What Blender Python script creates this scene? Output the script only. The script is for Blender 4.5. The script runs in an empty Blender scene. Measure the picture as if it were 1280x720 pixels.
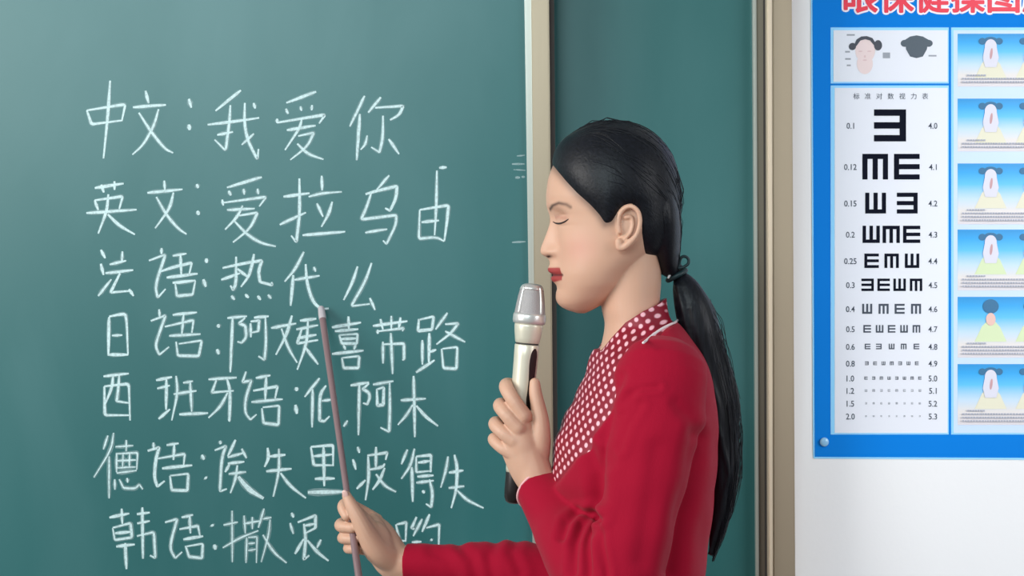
import bpy, bmesh, math, random
import numpy as np
from mathutils import Vector, Matrix
from mathutils.bvhtree import BVHTree

random.seed(7); np.random.seed(7)
sc = bpy.context.scene
COL = sc.collection

# ---------------------------------------------------------------- camera, world, lights, exposure
FPX = 1800.0          # focal length in pixels of the 1280 px wide frame
CAMZ = 1.42
cam_d = bpy.data.cameras.new('camera')
cam_d.sensor_width = 36.0
cam_d.lens = 36.0 * FPX / 1280.0
cam_d.clip_start = 0.05
cam = bpy.data.objects.new('camera', cam_d)
cam.location = (0, 0, CAMZ)
cam.rotation_euler = (math.radians(90), 0, 0)
COL.objects.link(cam)
sc.camera = cam

world = bpy.data.worlds.new('world')
sc.world = world
world.use_nodes = True
world.node_tree.nodes['Background'].inputs[0].default_value = (0.86, 0.93, 1.0, 1)
world.node_tree.nodes['Background'].inputs[1].default_value = 0.24

def area(name, loc, target, sx, sy, power, color):
    d = bpy.data.lights.new(name, 'AREA')
    d.shape = 'RECTANGLE'; d.size = sx; d.size_y = sy
    d.energy = power; d.color = color
    o = bpy.data.objects.new(name, d)
    o.location = loc
    v = Vector(target) - Vector(loc)
    o.rotation_euler = v.to_track_quat('-Z', 'Y').to_euler()
    COL.objects.link(o)
    return o

area('window_light', (-2.3, 0.55, 2.15), (0.15, 1.85, 1.3), 1.4, 1.4, 66, (1.0, 0.98, 0.95))
area('ceiling_light', (-1.15, -2.0, 2.8), (-0.5, 2.2, 1.7), 1.7, 0.8, 72, (0.80, 0.97, 1.0))
wall_fill = area('wall_fill_light', (2.3, 0.5, 1.9), (1.2, 2.36, 1.2), 1.2, 1.4, 13, (0.97, 0.98, 1.0))  # added fill lamp that brightens the right wall
wall_fill.data.spread = math.radians(80)

sc.view_settings.view_transform = 'Standard'
sc.view_settings.look = 'None'
sc.view_settings.gamma = 1.0
sc.view_settings.exposure = 0.0

# ---------------------------------------------------------------- helpers
def W(px, py, Y):
    return Vector(((px - 640.0) / FPX * Y, Y, CAMZ - (py - 360.0) / FPX * Y))

def lin(r, g, b):
    f = lambda c: (c / 255.0 / 12.92) if c / 255.0 <= 0.04045 else ((c / 255.0 + 0.055) / 1.055) ** 2.4
    return (f(r), f(g), f(b), 1.0)

def mat(name, color, rough=0.5, metal=0.0, bump=None, var=None, spec=None, coat=None, sheen=None):
    """bump = (scale xyz, strength, distance); var = (scale, amount)"""
    m = bpy.data.materials.new(name)
    m.use_nodes = True
    nt = m.node_tree; N = nt.nodes; L = nt.links
    b = N['Principled BSDF']
    b.inputs['Base Color'].default_value = color
    b.inputs['Roughness'].default_value = rough
    b.inputs['Metallic'].default_value = metal
    if spec is not None: b.inputs['Specular IOR Level'].default_value = spec
    if coat is not None: b.inputs['Coat Weight'].default_value = coat
    if sheen is not None: b.inputs['Sheen Weight'].default_value = sheen
    tc = N.new('ShaderNodeTexCoord')
    if var:
        n = N.new('ShaderNodeTexNoise'); n.inputs['Scale'].default_value = var[0]; n.inputs['Detail'].default_value = 5
        L.new(tc.outputs['Object'], n.inputs['Vector'])
        mx = N.new('ShaderNodeMix'); mx.data_type = 'RGBA'
        a = var[1]
        mx.inputs[6].default_value = tuple(min(1, c * (1 - a)) for c in color[:3]) + (1,)
        mx.inputs[7].default_value = tuple(min(1, c * (1 + a)) for c in color[:3]) + (1,)
        L.new(n.outputs['Fac'], mx.inputs[0]); L.new(mx.outputs[2], b.inputs['Base Color'])
    if bump:
        mp = N.new('ShaderNodeMapping'); mp.inputs['Scale'].default_value = bump[0]
        L.new(tc.outputs['Object'], mp.inputs['Vector'])
        n = N.new('ShaderNodeTexNoise'); n.inputs['Scale'].default_value = 1.0; n.inputs['Detail'].default_value = 3
        L.new(mp.outputs[0], n.inputs['Vector'])
        bp = N.new('ShaderNodeBump'); bp.inputs['Strength'].default_value = bump[1]; bp.inputs['Distance'].default_value = bump[2]
        L.new(n.outputs['Fac'], bp.inputs['Height']); L.new(bp.outputs[0], b.inputs['Normal'])
    return m

def link(name, me, m=None, parent=None, smooth=False):
    o = bpy.data.objects.new(name, me)
    COL.objects.link(o)
    if m is not None:
        me.materials.clear(); me.materials.append(m)
    if smooth:
        for p in me.polygons: p.use_smooth = True
    if parent is not None:
        o.parent = parent
        o.matrix_parent_inverse = Matrix.Translation(parent.location).inverted()
    return o

def thing(name, label, cat, loc=(0, 0, 0), group=None):
    o = bpy.data.objects.new(name, None)
    o.empty_display_size = 0.1
    o.location = loc
    COL.objects.link(o)
    o['label'] = label; o['category'] = cat
    if group: o['group'] = group
    return o

def mesh_from(name, V, F):
    me = bpy.data.meshes.new(name)
    me.from_pydata([tuple(v) for v in V], [], [tuple(f) for f in F])
    me.validate(); me.update()
    return me

def join_meshes(name, parts):
    V = []; F = []
    for v, f in parts:
        o = len(V); V += [tuple(p) for p in v]; F += [tuple(i + o for i in q) for q in f]
    return mesh_from(name, V, F)

def box_vf(x0, x1, y0, y1, z0, z1):
    V = [(x0,y0,z0),(x1,y0,z0),(x1,y1,z0),(x0,y1,z0),(x0,y0,z1),(x1,y0,z1),(x1,y1,z1),(x0,y1,z1)]
    F = [(3,2,1,0),(4,5,6,7),(0,1,5,4),(1,2,6,5),(2,3,7,6),(3,0,4,7)]
    return V, F

def prism_vf(pts, y0, y1):
    """polygon given as (x, z) list, extruded in y"""
    n = len(pts)
    V = [(p[0], y0, p[1]) for p in pts] + [(p[0], y1, p[1]) for p in pts]
    F = [tuple(range(n)), tuple(reversed(range(n, 2 * n)))]
    for i in range(n):
        j = (i + 1) % n
        F.append((i, i + n, j + n, j))
    return V, F

def quad_bar(name, xa0, xb0, xa1, xb1, y_top, y_bot, Yf, Yb, m, parent, bevel=0.0015):
    """upright bar: edges in pixels at the top (xa0, xb0) and at the bottom (xa1, xb1); front at Yf, back at Yb"""
    P = [W(xa0, y_top, Yf), W(xb0, y_top, Yf), W(xb1, y_bot, Yf), W(xa1, y_bot, Yf)]
    v, f = prism_vf([(p.x, p.z) for p in P], Yf, Yb)
    me = mesh_from(name, v, f)
    bm = bmesh.new(); bm.from_mesh(me)
    bmesh.ops.recalc_face_normals(bm, faces=bm.faces)
    if bevel:
        bmesh.ops.bevel(bm, geom=list(bm.edges), offset=bevel, segments=2, affect='EDGES')
    bm.to_mesh(me); bm.free()
    return link(name, me, m, parent)

def catmull(P, k):
    P = [np.array(p, float) for p in P]
    if len(P) < 3:
        return [P[0] * (1 - i / k) + P[-1] * (i / k) for i in range(k + 1)]
    Q = [2 * P[0] - P[1]] + P + [2 * P[-1] - P[-2]]
    out = []
    for i in range(1, len(Q) - 2):
        for s in range(k):
            t = s / k
            out.append(0.5 * ((2*Q[i]) + (-Q[i-1]+Q[i+1])*t + (2*Q[i-1]-5*Q[i]+4*Q[i+1]-Q[i+2])*t*t + (-Q[i-1]+3*Q[i]-3*Q[i+1]+Q[i+2])*t**3))
    out.append(P[-1])
    return out

def tube_vf(pts, n=16, k=6, flat=1.0, flat_axis=None, open_end=False):
    """pts = [(x,y,z,r)...]; closed tube with rounded ends, smooth through the points"""
    S = catmull(pts, k)
    C = [Vector(s[:3]) for s in S]; R = [max(1e-4, float(s[3])) for s in S]
    d0 = (C[1] - C[0]).normalized(); d1 = (C[-1] - C[-2]).normalized()
    head = []; tail = []
    for a in (80, 60, 40, 20):
        a = math.radians(a)
        head.append((C[0] - d0 * R[0] * math.sin(a), R[0] * math.cos(a)))
        if not open_end: tail.append((C[-1] + d1 * R[-1] * math.sin(a), R[-1] * math.cos(a)))
    ring = head + list(zip(C, R)) + list(reversed(tail))
    CC = [r[0] for r in ring]; RR = [r[1] for r in ring]
    up = Vector((0, 0, 1))
    if abs(d0.dot(up)) > 0.9: up = Vector((1, 0, 0))
    u = (up - d0 * up.dot(d0)).normalized()
    V = []; F = []
    m = len(CC)
    for i in range(m):
        d = (CC[min(i+1, m-1)] - CC[max(i-1, 0)]).normalized()
        u = (u - d * u.dot(d)).normalized()
        w = d.cross(u)
        for j in range(n):
            a = 2 * math.pi * j / n
            off = (u * math.cos(a) + w * math.sin(a)) * RR[i]
            if flat_axis is not None:
                fa = Vector(flat_axis)
                off = off - fa * off.dot(fa) * (1 - flat)
            V.append(CC[i] + off)
    for i in range(m - 1):
        for j in range(n):
            j2 = (j + 1) % n
            F.append((i*n+j, i*n+j2, (i+1)*n+j2, (i+1)*n+j))
    F.append(tuple(reversed(range(n)))); F.append(tuple((m-1)*n + j for j in range(n)))
    return V, F

def interp(x, tab):
    """smooth monotone-ish interpolation of table rows (x, a, b, ...)"""
    xs = np.array([r[0] for r in tab], float)
    out = []
    for c in range(1, len(tab[0])):
        ys = np.array([r[c] for r in tab], float)
        h = np.diff(xs); d = np.diff(ys) / h
        mm = np.zeros(len(xs)); mm[0] = d[0]; mm[-1] = d[-1]
        for i in range(1, len(xs) - 1):
            if d[i-1] * d[i] > 0:
                w1 = 2*h[i] + h[i-1]; w2 = h[i] + 2*h[i-1]
                mm[i] = (w1 + w2) / (w1 / d[i-1] + w2 / d[i])
        X = np.clip(x, xs[0], xs[-1])
        i = np.clip(np.searchsorted(xs, X, side='right') - 1, 0, len(xs) - 2)
        t = (X - xs[i]) / h[i]
        out.append((2*t**3-3*t**2+1)*ys[i] + (t**3-2*t**2+t)*h[i]*mm[i] + (-2*t**3+3*t**2)*ys[i+1] + (t**3-t**2)*h[i]*mm[i+1])
    return out if len(out) > 1 else out[0]

def loft_vf(tab, Y0, rows=60, n=64, ex=2.0, grow=0.0):
    """tab rows: (py, px_front, px_back, half_width_m); horizontal slices about plane Y0"""
    ys = np.linspace(tab[0][0], tab[-1][0], rows)
    f, b, hw = interp(ys, tab)
    V = []; F = []
    s = Y0 / FPX
    for i in range(rows):
        x0 = (f[i] - 640) * s - grow; x1 = (b[i] - 640) * s + grow
        z = CAMZ - (ys[i] - 360) * s
        cx = (x0 + x1) / 2; a = (x1 - x0) / 2; w = hw[i] + grow
        for j in range(n):
            t = 2 * math.pi * j / n
            c, sn = math.cos(t), math.sin(t)
            V.append((cx + a * math.copysign(abs(c) ** (2/ex), c), Y0 + w * math.copysign(abs(sn) ** (2/ex), sn), z))
    for i in range(rows - 1):
        for j in range(n):
            j2 = (j + 1) % n
            F.append((i*n+j, i*n+j2, (i+1)*n+j2, (i+1)*n+j))
    F.append(tuple(reversed(range(n)))); F.append(tuple((rows-1)*n + j for j in range(n)))
    return V, F

def ball_vf(c, r, n=20, rot=None):
    bm = bmesh.new()
    bmesh.ops.create_uvsphere(bm, u_segments=n, v_segments=n // 2 + 2, radius=1.0)
    M = Matrix.Translation(Vector(c)) @ (rot.to_4x4() if rot else Matrix()) @ Matrix.Diagonal((r[0], r[1], r[2], 1))
    bm.transform(M)
    V = [v.co.copy() for v in bm.verts]; F = [tuple(v.index for v in f.verts) for f in bm.faces]
    bm.free()
    return V, F

def bake(o, mods):
    """evaluate the modifiers listed by mods(o) into plain mesh data"""
    mods(o)
    bpy.context.view_layer.update()
    dg = bpy.context.evaluated_depsgraph_get()
    me = bpy.data.meshes.new_from_object(o.evaluated_get(dg))
    o.modifiers.clear()
    old = o.data; o.data = me; bpy.data.meshes.remove(old)
    return o

def fix_normals(me):
    bm = bmesh.new(); bm.from_mesh(me)
    bmesh.ops.recalc_face_normals(bm, faces=bm.faces)
    bm.to_mesh(me); bm.free()

def union(name, parts, voxel, smooth=2, m=None, parent=None):
    """closed shapes fused into ONE continuous surface"""
    ps = []
    for v, f in parts:
        me = mesh_from('tmp', v, f); fix_normals(me)
        ps.append(([p.co.copy() for p in me.vertices], [tuple(q.vertices) for q in me.polygons]))
        bpy.data.meshes.remove(me)
    me = join_meshes(name, ps)
    o = link(name, me, m, None)
    def mods(o):
        r = o.modifiers.new('r', 'REMESH'); r.mode = 'VOXEL'; r.voxel_size = voxel; r.use_smooth_shade = True
        s = o.modifiers.new('s', 'SMOOTH'); s.factor = 0.5; s.iterations = smooth
    bake(o, mods)
    if m is not None:
        o.data.materials.clear(); o.data.materials.append(m)
    for p in o.data.polygons: p.use_smooth = True
    if parent is not None:
        o.parent = parent; o.matrix_parent_inverse = Matrix.Translation(parent.location).inverted()
    return o

def coords(me):
    a = np.empty(len(me.vertices) * 3, np.float32); me.vertices.foreach_get('co', a); return a.reshape(-1, 3)

def normals(me):
    a = np.empty(len(me.vertices) * 3, np.float32); me.vertices.foreach_get('normal', a); return a.reshape(-1, 3)

def seg_dist(P, poly):
    """distance of 2-D points P to a polyline"""
    best = np.full(len(P), 1e9)
    for a, b in zip(poly[:-1], poly[1:]):
        a = np.array(a, float); b = np.array(b, float)
        ab = b - a
        t = np.clip(((P - a) @ ab) / (ab @ ab), 0, 1)
        best = np.minimum(best, np.linalg.norm(P - (a + t[:, None] * ab), axis=1))
    return best

def smoothstep(x, a, b):
    t = np.clip((x - a) / (b - a), 0, 1); return t * t * (3 - 2 * t)

# ---------------------------------------------------------------- materials
def wall_material():
    return mat('white_wall_paint', lin(232, 231, 233), 0.75, bump=((90, 90, 90), 0.12, 0.002), var=(3.0, 0.012))

def board_material(name, color):
    """green enamel with chalk dust wiped over it"""
    m = bpy.data.materials.new(name); m.use_nodes = True
    nt = m.node_tree; N = nt.nodes; L = nt.links; b = N['Principled BSDF']
    tc = N.new('ShaderNodeTexCoord')
    mp = N.new('ShaderNodeMapping'); mp.inputs['Scale'].default_value = (2.0, 2.0, 0.9)
    L.new(tc.outputs['Object'], mp.inputs['Vector'])
    n1 = N.new('ShaderNodeTexNoise'); n1.inputs['Scale'].default_value = 2.2; n1.inputs['Detail'].default_value = 4; n1.inputs['Distortion'].default_value = 0.6
    L.new(mp.outputs[0], n1.inputs['Vector'])
    mx = N.new('ShaderNodeMix'); mx.data_type = 'RGBA'
    mx.inputs[6].default_value = color
    mx.inputs[7].default_value = (color[0] * .9 + .022, color[1] * .86 + .045, color[2] * .86 + .047, 1)
    r = N.new('ShaderNodeMapRange'); r.inputs[1].default_value = 0.38; r.inputs[2].default_value = 0.72
    L.new(n1.outputs['Fac'], r.inputs[0]); L.new(r.outputs[0], mx.inputs[0])
    L.new(mx.outputs[2], b.inputs['Base Color'])
    n2 = N.new('ShaderNodeTexNoise'); n2.inputs['Scale'].default_value = 350
    L.new(tc.outputs['Object'], n2.inputs['Vector'])
    bp = N.new('ShaderNodeBump'); bp.inputs['Strength'].default_value = 0.05; bp.inputs['Distance'].default_value = 0.001
    L.new(n2.outputs['Fac'], bp.inputs['Height']); L.new(bp.outputs[0], b.inputs['Normal'])
    b.inputs['Roughness'].default_value = 0.40
    b.inputs['Specular IOR Level'].default_value = 0.6
    return m

def chalk_material(name, strength):
    """dry chalk: dense white-blue powder with worn gaps"""
    m = bpy.data.materials.new(name); m.use_nodes = True
    nt = m.node_tree; N = nt.nodes; L = nt.links; b = N['Principled BSDF']
    b.inputs['Base Color'].default_value = lin(214, 240, 242)
    b.inputs['Roughness'].default_value = 0.95
    tc = N.new('ShaderNodeTexCoord')
    n = N.new('ShaderNodeTexNoise'); n.inputs['Scale'].default_value = 260; n.inputs['Detail'].default_value = 3
    L.new(tc.outputs['Object'], n.inputs['Vector'])
    r = N.new('ShaderNodeMapRange'); r.inputs[1].default_value = 0.30; r.inputs[2].default_value = 0.58
    r.inputs[3].default_value = strength * 0.72; r.inputs[4].default_value = strength
    L.new(n.outputs['Fac'], r.inputs[0]); L.new(r.outputs[0], b.inputs['Alpha'])
    return m

M_wall = wall_material()
M_board = board_material('green_board_enamel', lin(34, 98, 99))
M_board2 = board_material('green_board_enamel_far', lin(34, 94, 94))
M_chalk = chalk_material('chalk', 0.93)
M_chalk_edge = chalk_material('chalk_dust', 0.24)
M_faint_mark = chalk_material('faint_board_mark', 0.35)
M_alu = mat('champagne_aluminium', lin(176, 160, 138), 0.40, 0.65, bump=((400, 400, 3), 0.05, 0.001))
M_alu_light = mat('bright_aluminium_edge', lin(200, 203, 194), 0.3, 0.4)
M_alu_rail = mat('dull_aluminium_rail', lin(146, 136, 120), 0.5, 0.5)
M_alu_lip = mat('cream_aluminium_lip', lin(226, 208, 184), 0.35, 0.4)
M_gap_shade = mat('painted_gap_shade', lin(58, 54, 52), 0.6)  # dark tone standing in for the shade inside gaps and grooves
M_floor = mat('floor_tiles', lin(112, 106, 100), 0.4, var=(4, 0.05))

# ---------------------------------------------------------------- the setting
Y_WALL, Y_BACK, Y_FRONT = 2.36, 2.30, 2.225      # wall; rear board panel; front board panel (face)
w = link('wall_back', mesh_from('wall_back', *box_vf(-3.2, 3.2, Y_WALL, Y_WALL + 0.12, 0, 3.0)), M_wall); w['kind'] = 'structure'
w = link('floor', mesh_from('floor', *box_vf(-3.2, 3.2, -5.0, Y_WALL, -0.05, 0)), M_floor); w['kind'] = 'structure'

YT, YB = -330, 800     # board top and bottom in pixels
# rear (right) sliding panel
rear = thing('sliding_chalkboard', 'rear green sliding chalkboard panel without writing, behind the woman', 'chalkboard', W(815, YB, Y_BACK))
p = [W(300, YT, Y_BACK), W(950, YT, Y_BACK), W(950, YB, Y_BACK), W(300, YB, Y_BACK)]
v, f = prism_vf([(q.x, q.z) for q in p], Y_BACK, Y_BACK + 0.018)
link('board_panel', mesh_from('board_panel', v, f), M_board2, rear)
quad_bar('edge_strip', 939.5, 944.2, 946, 949.5, YT, YB, Y_BACK - 0.012, Y_BACK + 0.004, M_alu_light, rear, 0.001)
o = quad_bar('frame_rail', 944.2, 955, 949.5, 959, YT, YB, Y_BACK - 0.008, Y_BACK + 0.004, M_alu_rail, rear, 0.001)

# front (left) sliding panel, in front of the rear one
front = thing('sliding_chalkboard', 'front green sliding chalkboard covered with seven rows of white chalk writing', 'chalkboard', W(300, YB, Y_FRONT))
p = [W(-420, YT, Y_FRONT), W(662, YT, Y_FRONT), W(668, YB, Y_FRONT), W(-420, YB, Y_FRONT)]
v, f = prism_vf([(q.x, q.z) for q in p], Y_FRONT, Y_FRONT + 0.018)
link('board_panel', mesh_from('board_panel', v, f), M_board, front)
quad_bar('edge_strip', 650.5, 661.5, 667.5, 673, YT, YB, Y_FRONT - 0.008, Y_FRONT + 0.016, M_alu_light, front, 0.0012)
quad_bar('frame_stile', 660.5, 683, 672.5, 694, YT, YB, Y_FRONT - 0.016, Y_FRONT + 0.022, M_alu, front, 0.002)
quad_bar('gap_shade_strip', 681, 690, 692, 699, YT, YB, Y_FRONT + 0.010, Y_FRONT + 0.030, M_gap_shade, front, 0)  # solid strip coloured as the shaded gap beside the stile
for nm, yy0, yy1 in (('top_rail', YT - 25, YT + 2), ('bottom_rail', YB - 2, YB + 28)):
    a = W(-430, yy0, Y_FRONT); c = W(696, yy1, Y_FRONT)
    link(nm, mesh_from(nm, *box_vf(a.x, c.x, Y_FRONT - 0.016, Y_FRONT + 0.02, c.z, a.z)), M_alu, front)

# outer frame of the whole board
outer = thing('chalkboard_frame', 'wide champagne aluminium post edging the chalkboards beside the white wall', 'frame', W(975, YB, 2.2))
quad_bar('inner_lip', 957.5, 965, 961.5, 966.5, YT, YB + 40, 2.258, 2.275, M_alu_lip, outer, 0.0015)
quad_bar('post', 965, 988, 966.5, 995, YT, YB + 40, 2.264, Y_WALL, M_alu, outer, 0.002)
quad_bar('groove', 954, 966, 957.5, 968, YT, YB + 40, 2.2755, 2.284, M_gap_shade, outer, 0)  # dark bar filling the gap, its shade put into the colour
for nm, yy0, yy1 in (('top_frame', YT - 60, YT - 26), ('chalk_ledge', YB + 29, YB + 60)):
    a = W(-440, yy0, 2.2); c = W(990, yy1, 2.2)
    link(nm, mesh_from(nm, *box_vf(a.x, c.x, 2.19, Y_WALL, c.z, a.z)), M_alu, outer)

# ---------------------------------------------------------------- chalk writing
K = 4.5714; K2 = 5.818
ORG = {'A1': (90, 80, K), 'A2': (330, 80, K), 'B1': (90, 210, K), 'B2': (330, 200, K), 'C1': (90, 300, K), 'C2': (330, 310, K),
       'D1': (90, 380, K), 'D2': (330, 390, K), 'E1': (90, 460, K), 'E2': (330, 460, K), 'F1': (90, 540, K), 'F2': (330, 540, K),
       'G1': (110, 610, K2), 'G2': (330, 610, K2)}
# one entry per written character: frame of reference, strokes as runs of x,y
GLYPHS = [
('A1', '85,265 305,230 285,325|85,265 112,345 290,322|218,95 205,300 180,540'),
('A1', '420,152 438,225|348,248 537,233|495,258 470,350 410,460 345,518|382,278 450,385 530,485 578,508'),
('A1', ':668,198 682,250|668,345 672,378'),
('A1', '965,150 820,268|775,347 920,330 1070,308|905,235 900,330 878,495 815,432|830,405 920,388|988,222 985,340 1005,440 1060,545 1066,485|1040,398 970,462|1038,222 1048,255'),
('A2', '298,158 128,222|125,255 138,285|208,242 215,268|275,235 272,265|75,312 75,338|75,335 350,290 315,340|130,378 295,352|215,318 205,365 120,492|195,412 285,392 250,470 150,548|190,455 250,515 340,545'),
('A2', '575,182 490,358|548,285 530,550|668,190 595,278|635,250 795,240 775,290 720,320|680,295 680,420 660,505 612,475|590,408 580,460 552,490|712,428 772,515'),
('B1', '130,115 295,88|168,95 182,140|243,75 243,125|130,185 150,240|130,185 290,162 270,235|82,258 370,238|208,150 200,245 150,375|205,265 270,330 360,380'),
('B1', '527,72 532,130|430,142 632,122|580,140 560,230 475,345|482,165 540,270 610,350 655,378'),
('B1', ':712,92 722,115|715,245 726,268'),
('B1', '1085,52 885,112|895,130 908,158|980,118 985,152|1060,118 1065,150|858,180 865,215|868,198 1110,165 1070,220|885,240 1045,232|975,215 945,280 875,352|935,275 1060,255 1020,345 920,425|925,300 1000,380 1080,430 1165,448'),
('B2', '110,210 260,190|202,105 205,300 185,470 155,432|90,370 240,300|330,90 332,175|255,210 330,190 445,182|302,248 338,325|390,238 370,310 328,382|220,430 465,410'),
('B2', '715,88 645,170|580,195 650,175 760,150 755,220 720,290 692,275|612,190 590,260 555,340 755,315 755,370 700,480 680,460|578,415 705,395'),
('B2', '988,60 985,260 975,430|890,285 885,450 985,440 1030,465|890,285 1055,258 1045,360 1030,465|900,355 1000,345|~1000,45 1045,42'),
('C1', '165,55 190,105|165,135 180,200|150,320 225,225|215,140 310,118|288,65 285,130|190,190 350,172|275,190 220,300 340,290|325,280 352,320'),
('C1', '512,45 512,80|440,118 535,82 475,260 490,330 535,280|575,90 655,78|620,85 625,200|505,180 580,155 685,130 670,195|540,215 718,192|590,250 600,320 690,312 705,232|575,245 705,232'),
('C1', ':768,105 770,132|750,225 765,268'),
('C1', '860,160 1000,130 1085,118 1065,180 1075,240 1145,258 1140,240|938,95 938,250 920,285 905,260|852,228 960,190|1040,80 1030,140 1010,210 965,268|945,165 1010,215|910,318 930,342|990,310 1010,330|1060,318 1078,342|1120,312 1138,335'),
('C2', '228,22 180,120 118,192|168,155 152,330|175,182 318,158|238,92 245,200 280,310 330,352 370,345|285,108 295,135'),
('C2', '535,105 505,200 455,298|615,85 580,190 498,332 605,320|605,285 635,355'),
('D1', '212,75 208,295|212,72 295,55 312,70 320,290|208,290 322,290|228,180 288,178'),
('D1', '498,30 502,75|450,97 535,65 505,150 475,240 500,290 555,245|575,62 715,48|638,60 628,170|530,130 695,92 685,165|555,182 735,172|595,215 605,295 725,298 742,208 610,228'),
('D1', ':835,115 840,135|828,258 840,288'),
('D1', '888,80 1000,70|918,80 905,390|990,78 955,110 990,125 998,190 970,222 945,215|1020,110 1022,190|1020,100 1070,95 1065,155 1022,165|1040,78 1125,70|1105,75 1110,220 1100,320 1065,298'),
('D2', '40,92 185,65|160,20 130,130 68,245|100,95 140,210 190,290|205,50 300,38|185,100 310,75|190,150 300,130|215,100 190,180 310,160|252,40 245,180 190,330|235,200 310,300'),
('D2', '388,88 555,60|482,25 485,100|405,110 540,98|430,130 445,180 530,180 535,125 430,132|440,155 530,150|455,190 465,215|525,180 515,215|388,240 570,220|445,260 455,320 540,320 545,252 445,262'),
('D2', '622,80 820,52|665,40 680,100|728,22 728,100|780,30 770,95|650,100 650,125|655,110 800,92 790,110|680,170 680,295|680,185 800,180 800,270 790,275|725,120 735,355'),
('D2', '885,40 880,108 960,100 970,25 885,45|945,120 942,290|905,160 905,300|945,230 985,215|868,345 975,275|1048,5 980,100|1035,70 1110,65 1070,120 985,185|1035,110 1150,172|1015,210 1025,320 1100,325 1105,200 1020,210'),
('E1', '180,48 325,32|185,105 188,270 325,270|185,105 325,90 332,300|235,40 230,110 190,205|270,40 265,120 255,190 325,200'),
('E1', '480,70 572,52|487,118 560,100|540,65 538,240|495,292 560,235|595,45 605,140 570,300|635,85 692,75|580,150 712,130|675,80 685,250|612,265 778,258'),
('E1', '780,65 942,55|825,70 800,140 925,130|885,60 905,130 900,300 895,305|890,140 850,220 780,285'),
('E1', '995,20 975,80 1025,72 990,180 990,260 1020,295 1055,265|1050,58 1135,42|1110,50 1105,180|1035,130 1175,105 1160,175|1025,195 1205,178|1085,230 1095,315 1180,325 1185,215 1090,225'),
('E2', ':185,110 188,132|180,210 188,262'),
('E2', '318,58 232,165|278,120 275,340|355,100 318,150 318,300 345,305 375,275|330,188 395,180|385,90 400,230 420,290|455,335 478,300'),
('E2', '495,100 600,82|545,90 540,385|600,88 565,120 600,140 605,170 590,208 565,200|622,95 740,75|645,120 648,215 682,210 685,110 645,122|718,85 720,250 715,365 665,340'),
('E2', '855,45 862,395|780,185 925,175|850,210 815,270 765,325|870,215 925,280 995,332'),
('F1', '205,20 180,100|238,5 225,100 125,260|212,140 212,380|248,85 350,78|310,45 310,110|250,125 375,118 370,215|255,125 255,230|252,165 365,160|255,205 365,200|255,235 370,220|292,125 290,200|330,120 328,200|245,270 245,330|270,270 295,320 360,325 385,300 405,328|315,262 318,290'),
('F1', '465,60 468,95|432,108 498,88 478,160 470,260 488,312 530,280|540,75 610,65|585,72 580,160|490,152 645,125 638,190|515,208 688,190|560,250 570,332 660,335 665,238 560,250'),
('F1', ':742,130 755,158|760,258 768,268'),
('F1', '845,50 850,70|815,105 880,80 855,150 845,340 885,325|935,45 890,140|890,145 980,120|970,95 998,150|890,180 985,170|900,185 875,230|895,240 995,228|945,190 935,270 905,350|+950,255 1010,330 1095,380'),
('F1', '1118,90 1125,150 1100,200|1130,140 1220,130|1110,225 1255,210|1182,95 1185,220 1150,370|1192,235 1247,310 1337,378'),
('F2', '268,85 285,190 400,190|268,85 395,75 395,195|285,138 395,128|340,85 345,310|290,268 405,265|+250,345 450,342'),
('F2', '535,85 545,120|508,155 525,215|530,325 580,275|640,85 640,210|590,135 705,118 695,160|595,140 600,260 580,390|605,215 680,200 690,180|690,205 660,280 620,330|640,240 690,310 755,342'),
('F2', '820,100 785,185|860,95 840,190 785,268|845,200 850,400|870,140 870,230 960,222|870,140 955,132 952,230|880,175 950,165|875,255 970,248|870,290 970,278|945,270 965,350 955,430 925,410|905,335 918,350'),
('F2', '1052,140 1040,220 1010,318|1055,232 1140,220|1088,130 1105,200 1100,330 1070,435|1055,320 1145,310|1105,335 1160,390 1255,435'),
('G1', '155,215 300,185|245,150 250,260|180,290 310,255 320,360 195,378 180,290|195,330 315,318|205,425 340,410|270,400 280,590|355,190 450,178|358,258 450,240|355,350 480,320 490,510 450,490|395,140 400,515'),
('G1', '560,250 650,225 605,380 600,450 635,510 685,465|680,215 765,195|740,205 745,330|665,300 800,275 815,350|692,375 838,350|710,420 735,500 830,510 835,405 715,425'),
('G1', ':900,265 908,280|918,410 928,448'),
('G1', '985,270 1090,248|1048,165 1050,400 1050,540|980,435 1110,360 1240,310|1135,200 1145,330|1195,210 1195,300|1130,260 1250,240|1155,360 1150,545|1165,360 1230,355 1225,545|1165,405 1215,400|1165,455 1220,445|1280,150 1240,290|1270,225 1335,215|1325,230 1315,340 1260,540|1272,340 1350,470 1445,545'),
('G2', '200,180 215,215|190,255 215,335|245,250 375,200 375,290 300,330|290,260 305,370 290,520 330,490|225,480 290,370|315,380 390,470 470,530|415,375 385,435|290,275 370,260'),
('G2', '960,265 985,385 1035,385|965,265 1035,250 1030,390|1110,210 1075,290 1095,300|1150,225 1085,350|1075,395 1145,390|1205,190 1150,320|1180,290 1275,265 1270,430|1215,370 1222,385'),
]
YC = Y_FRONT - 0.0004
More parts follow.
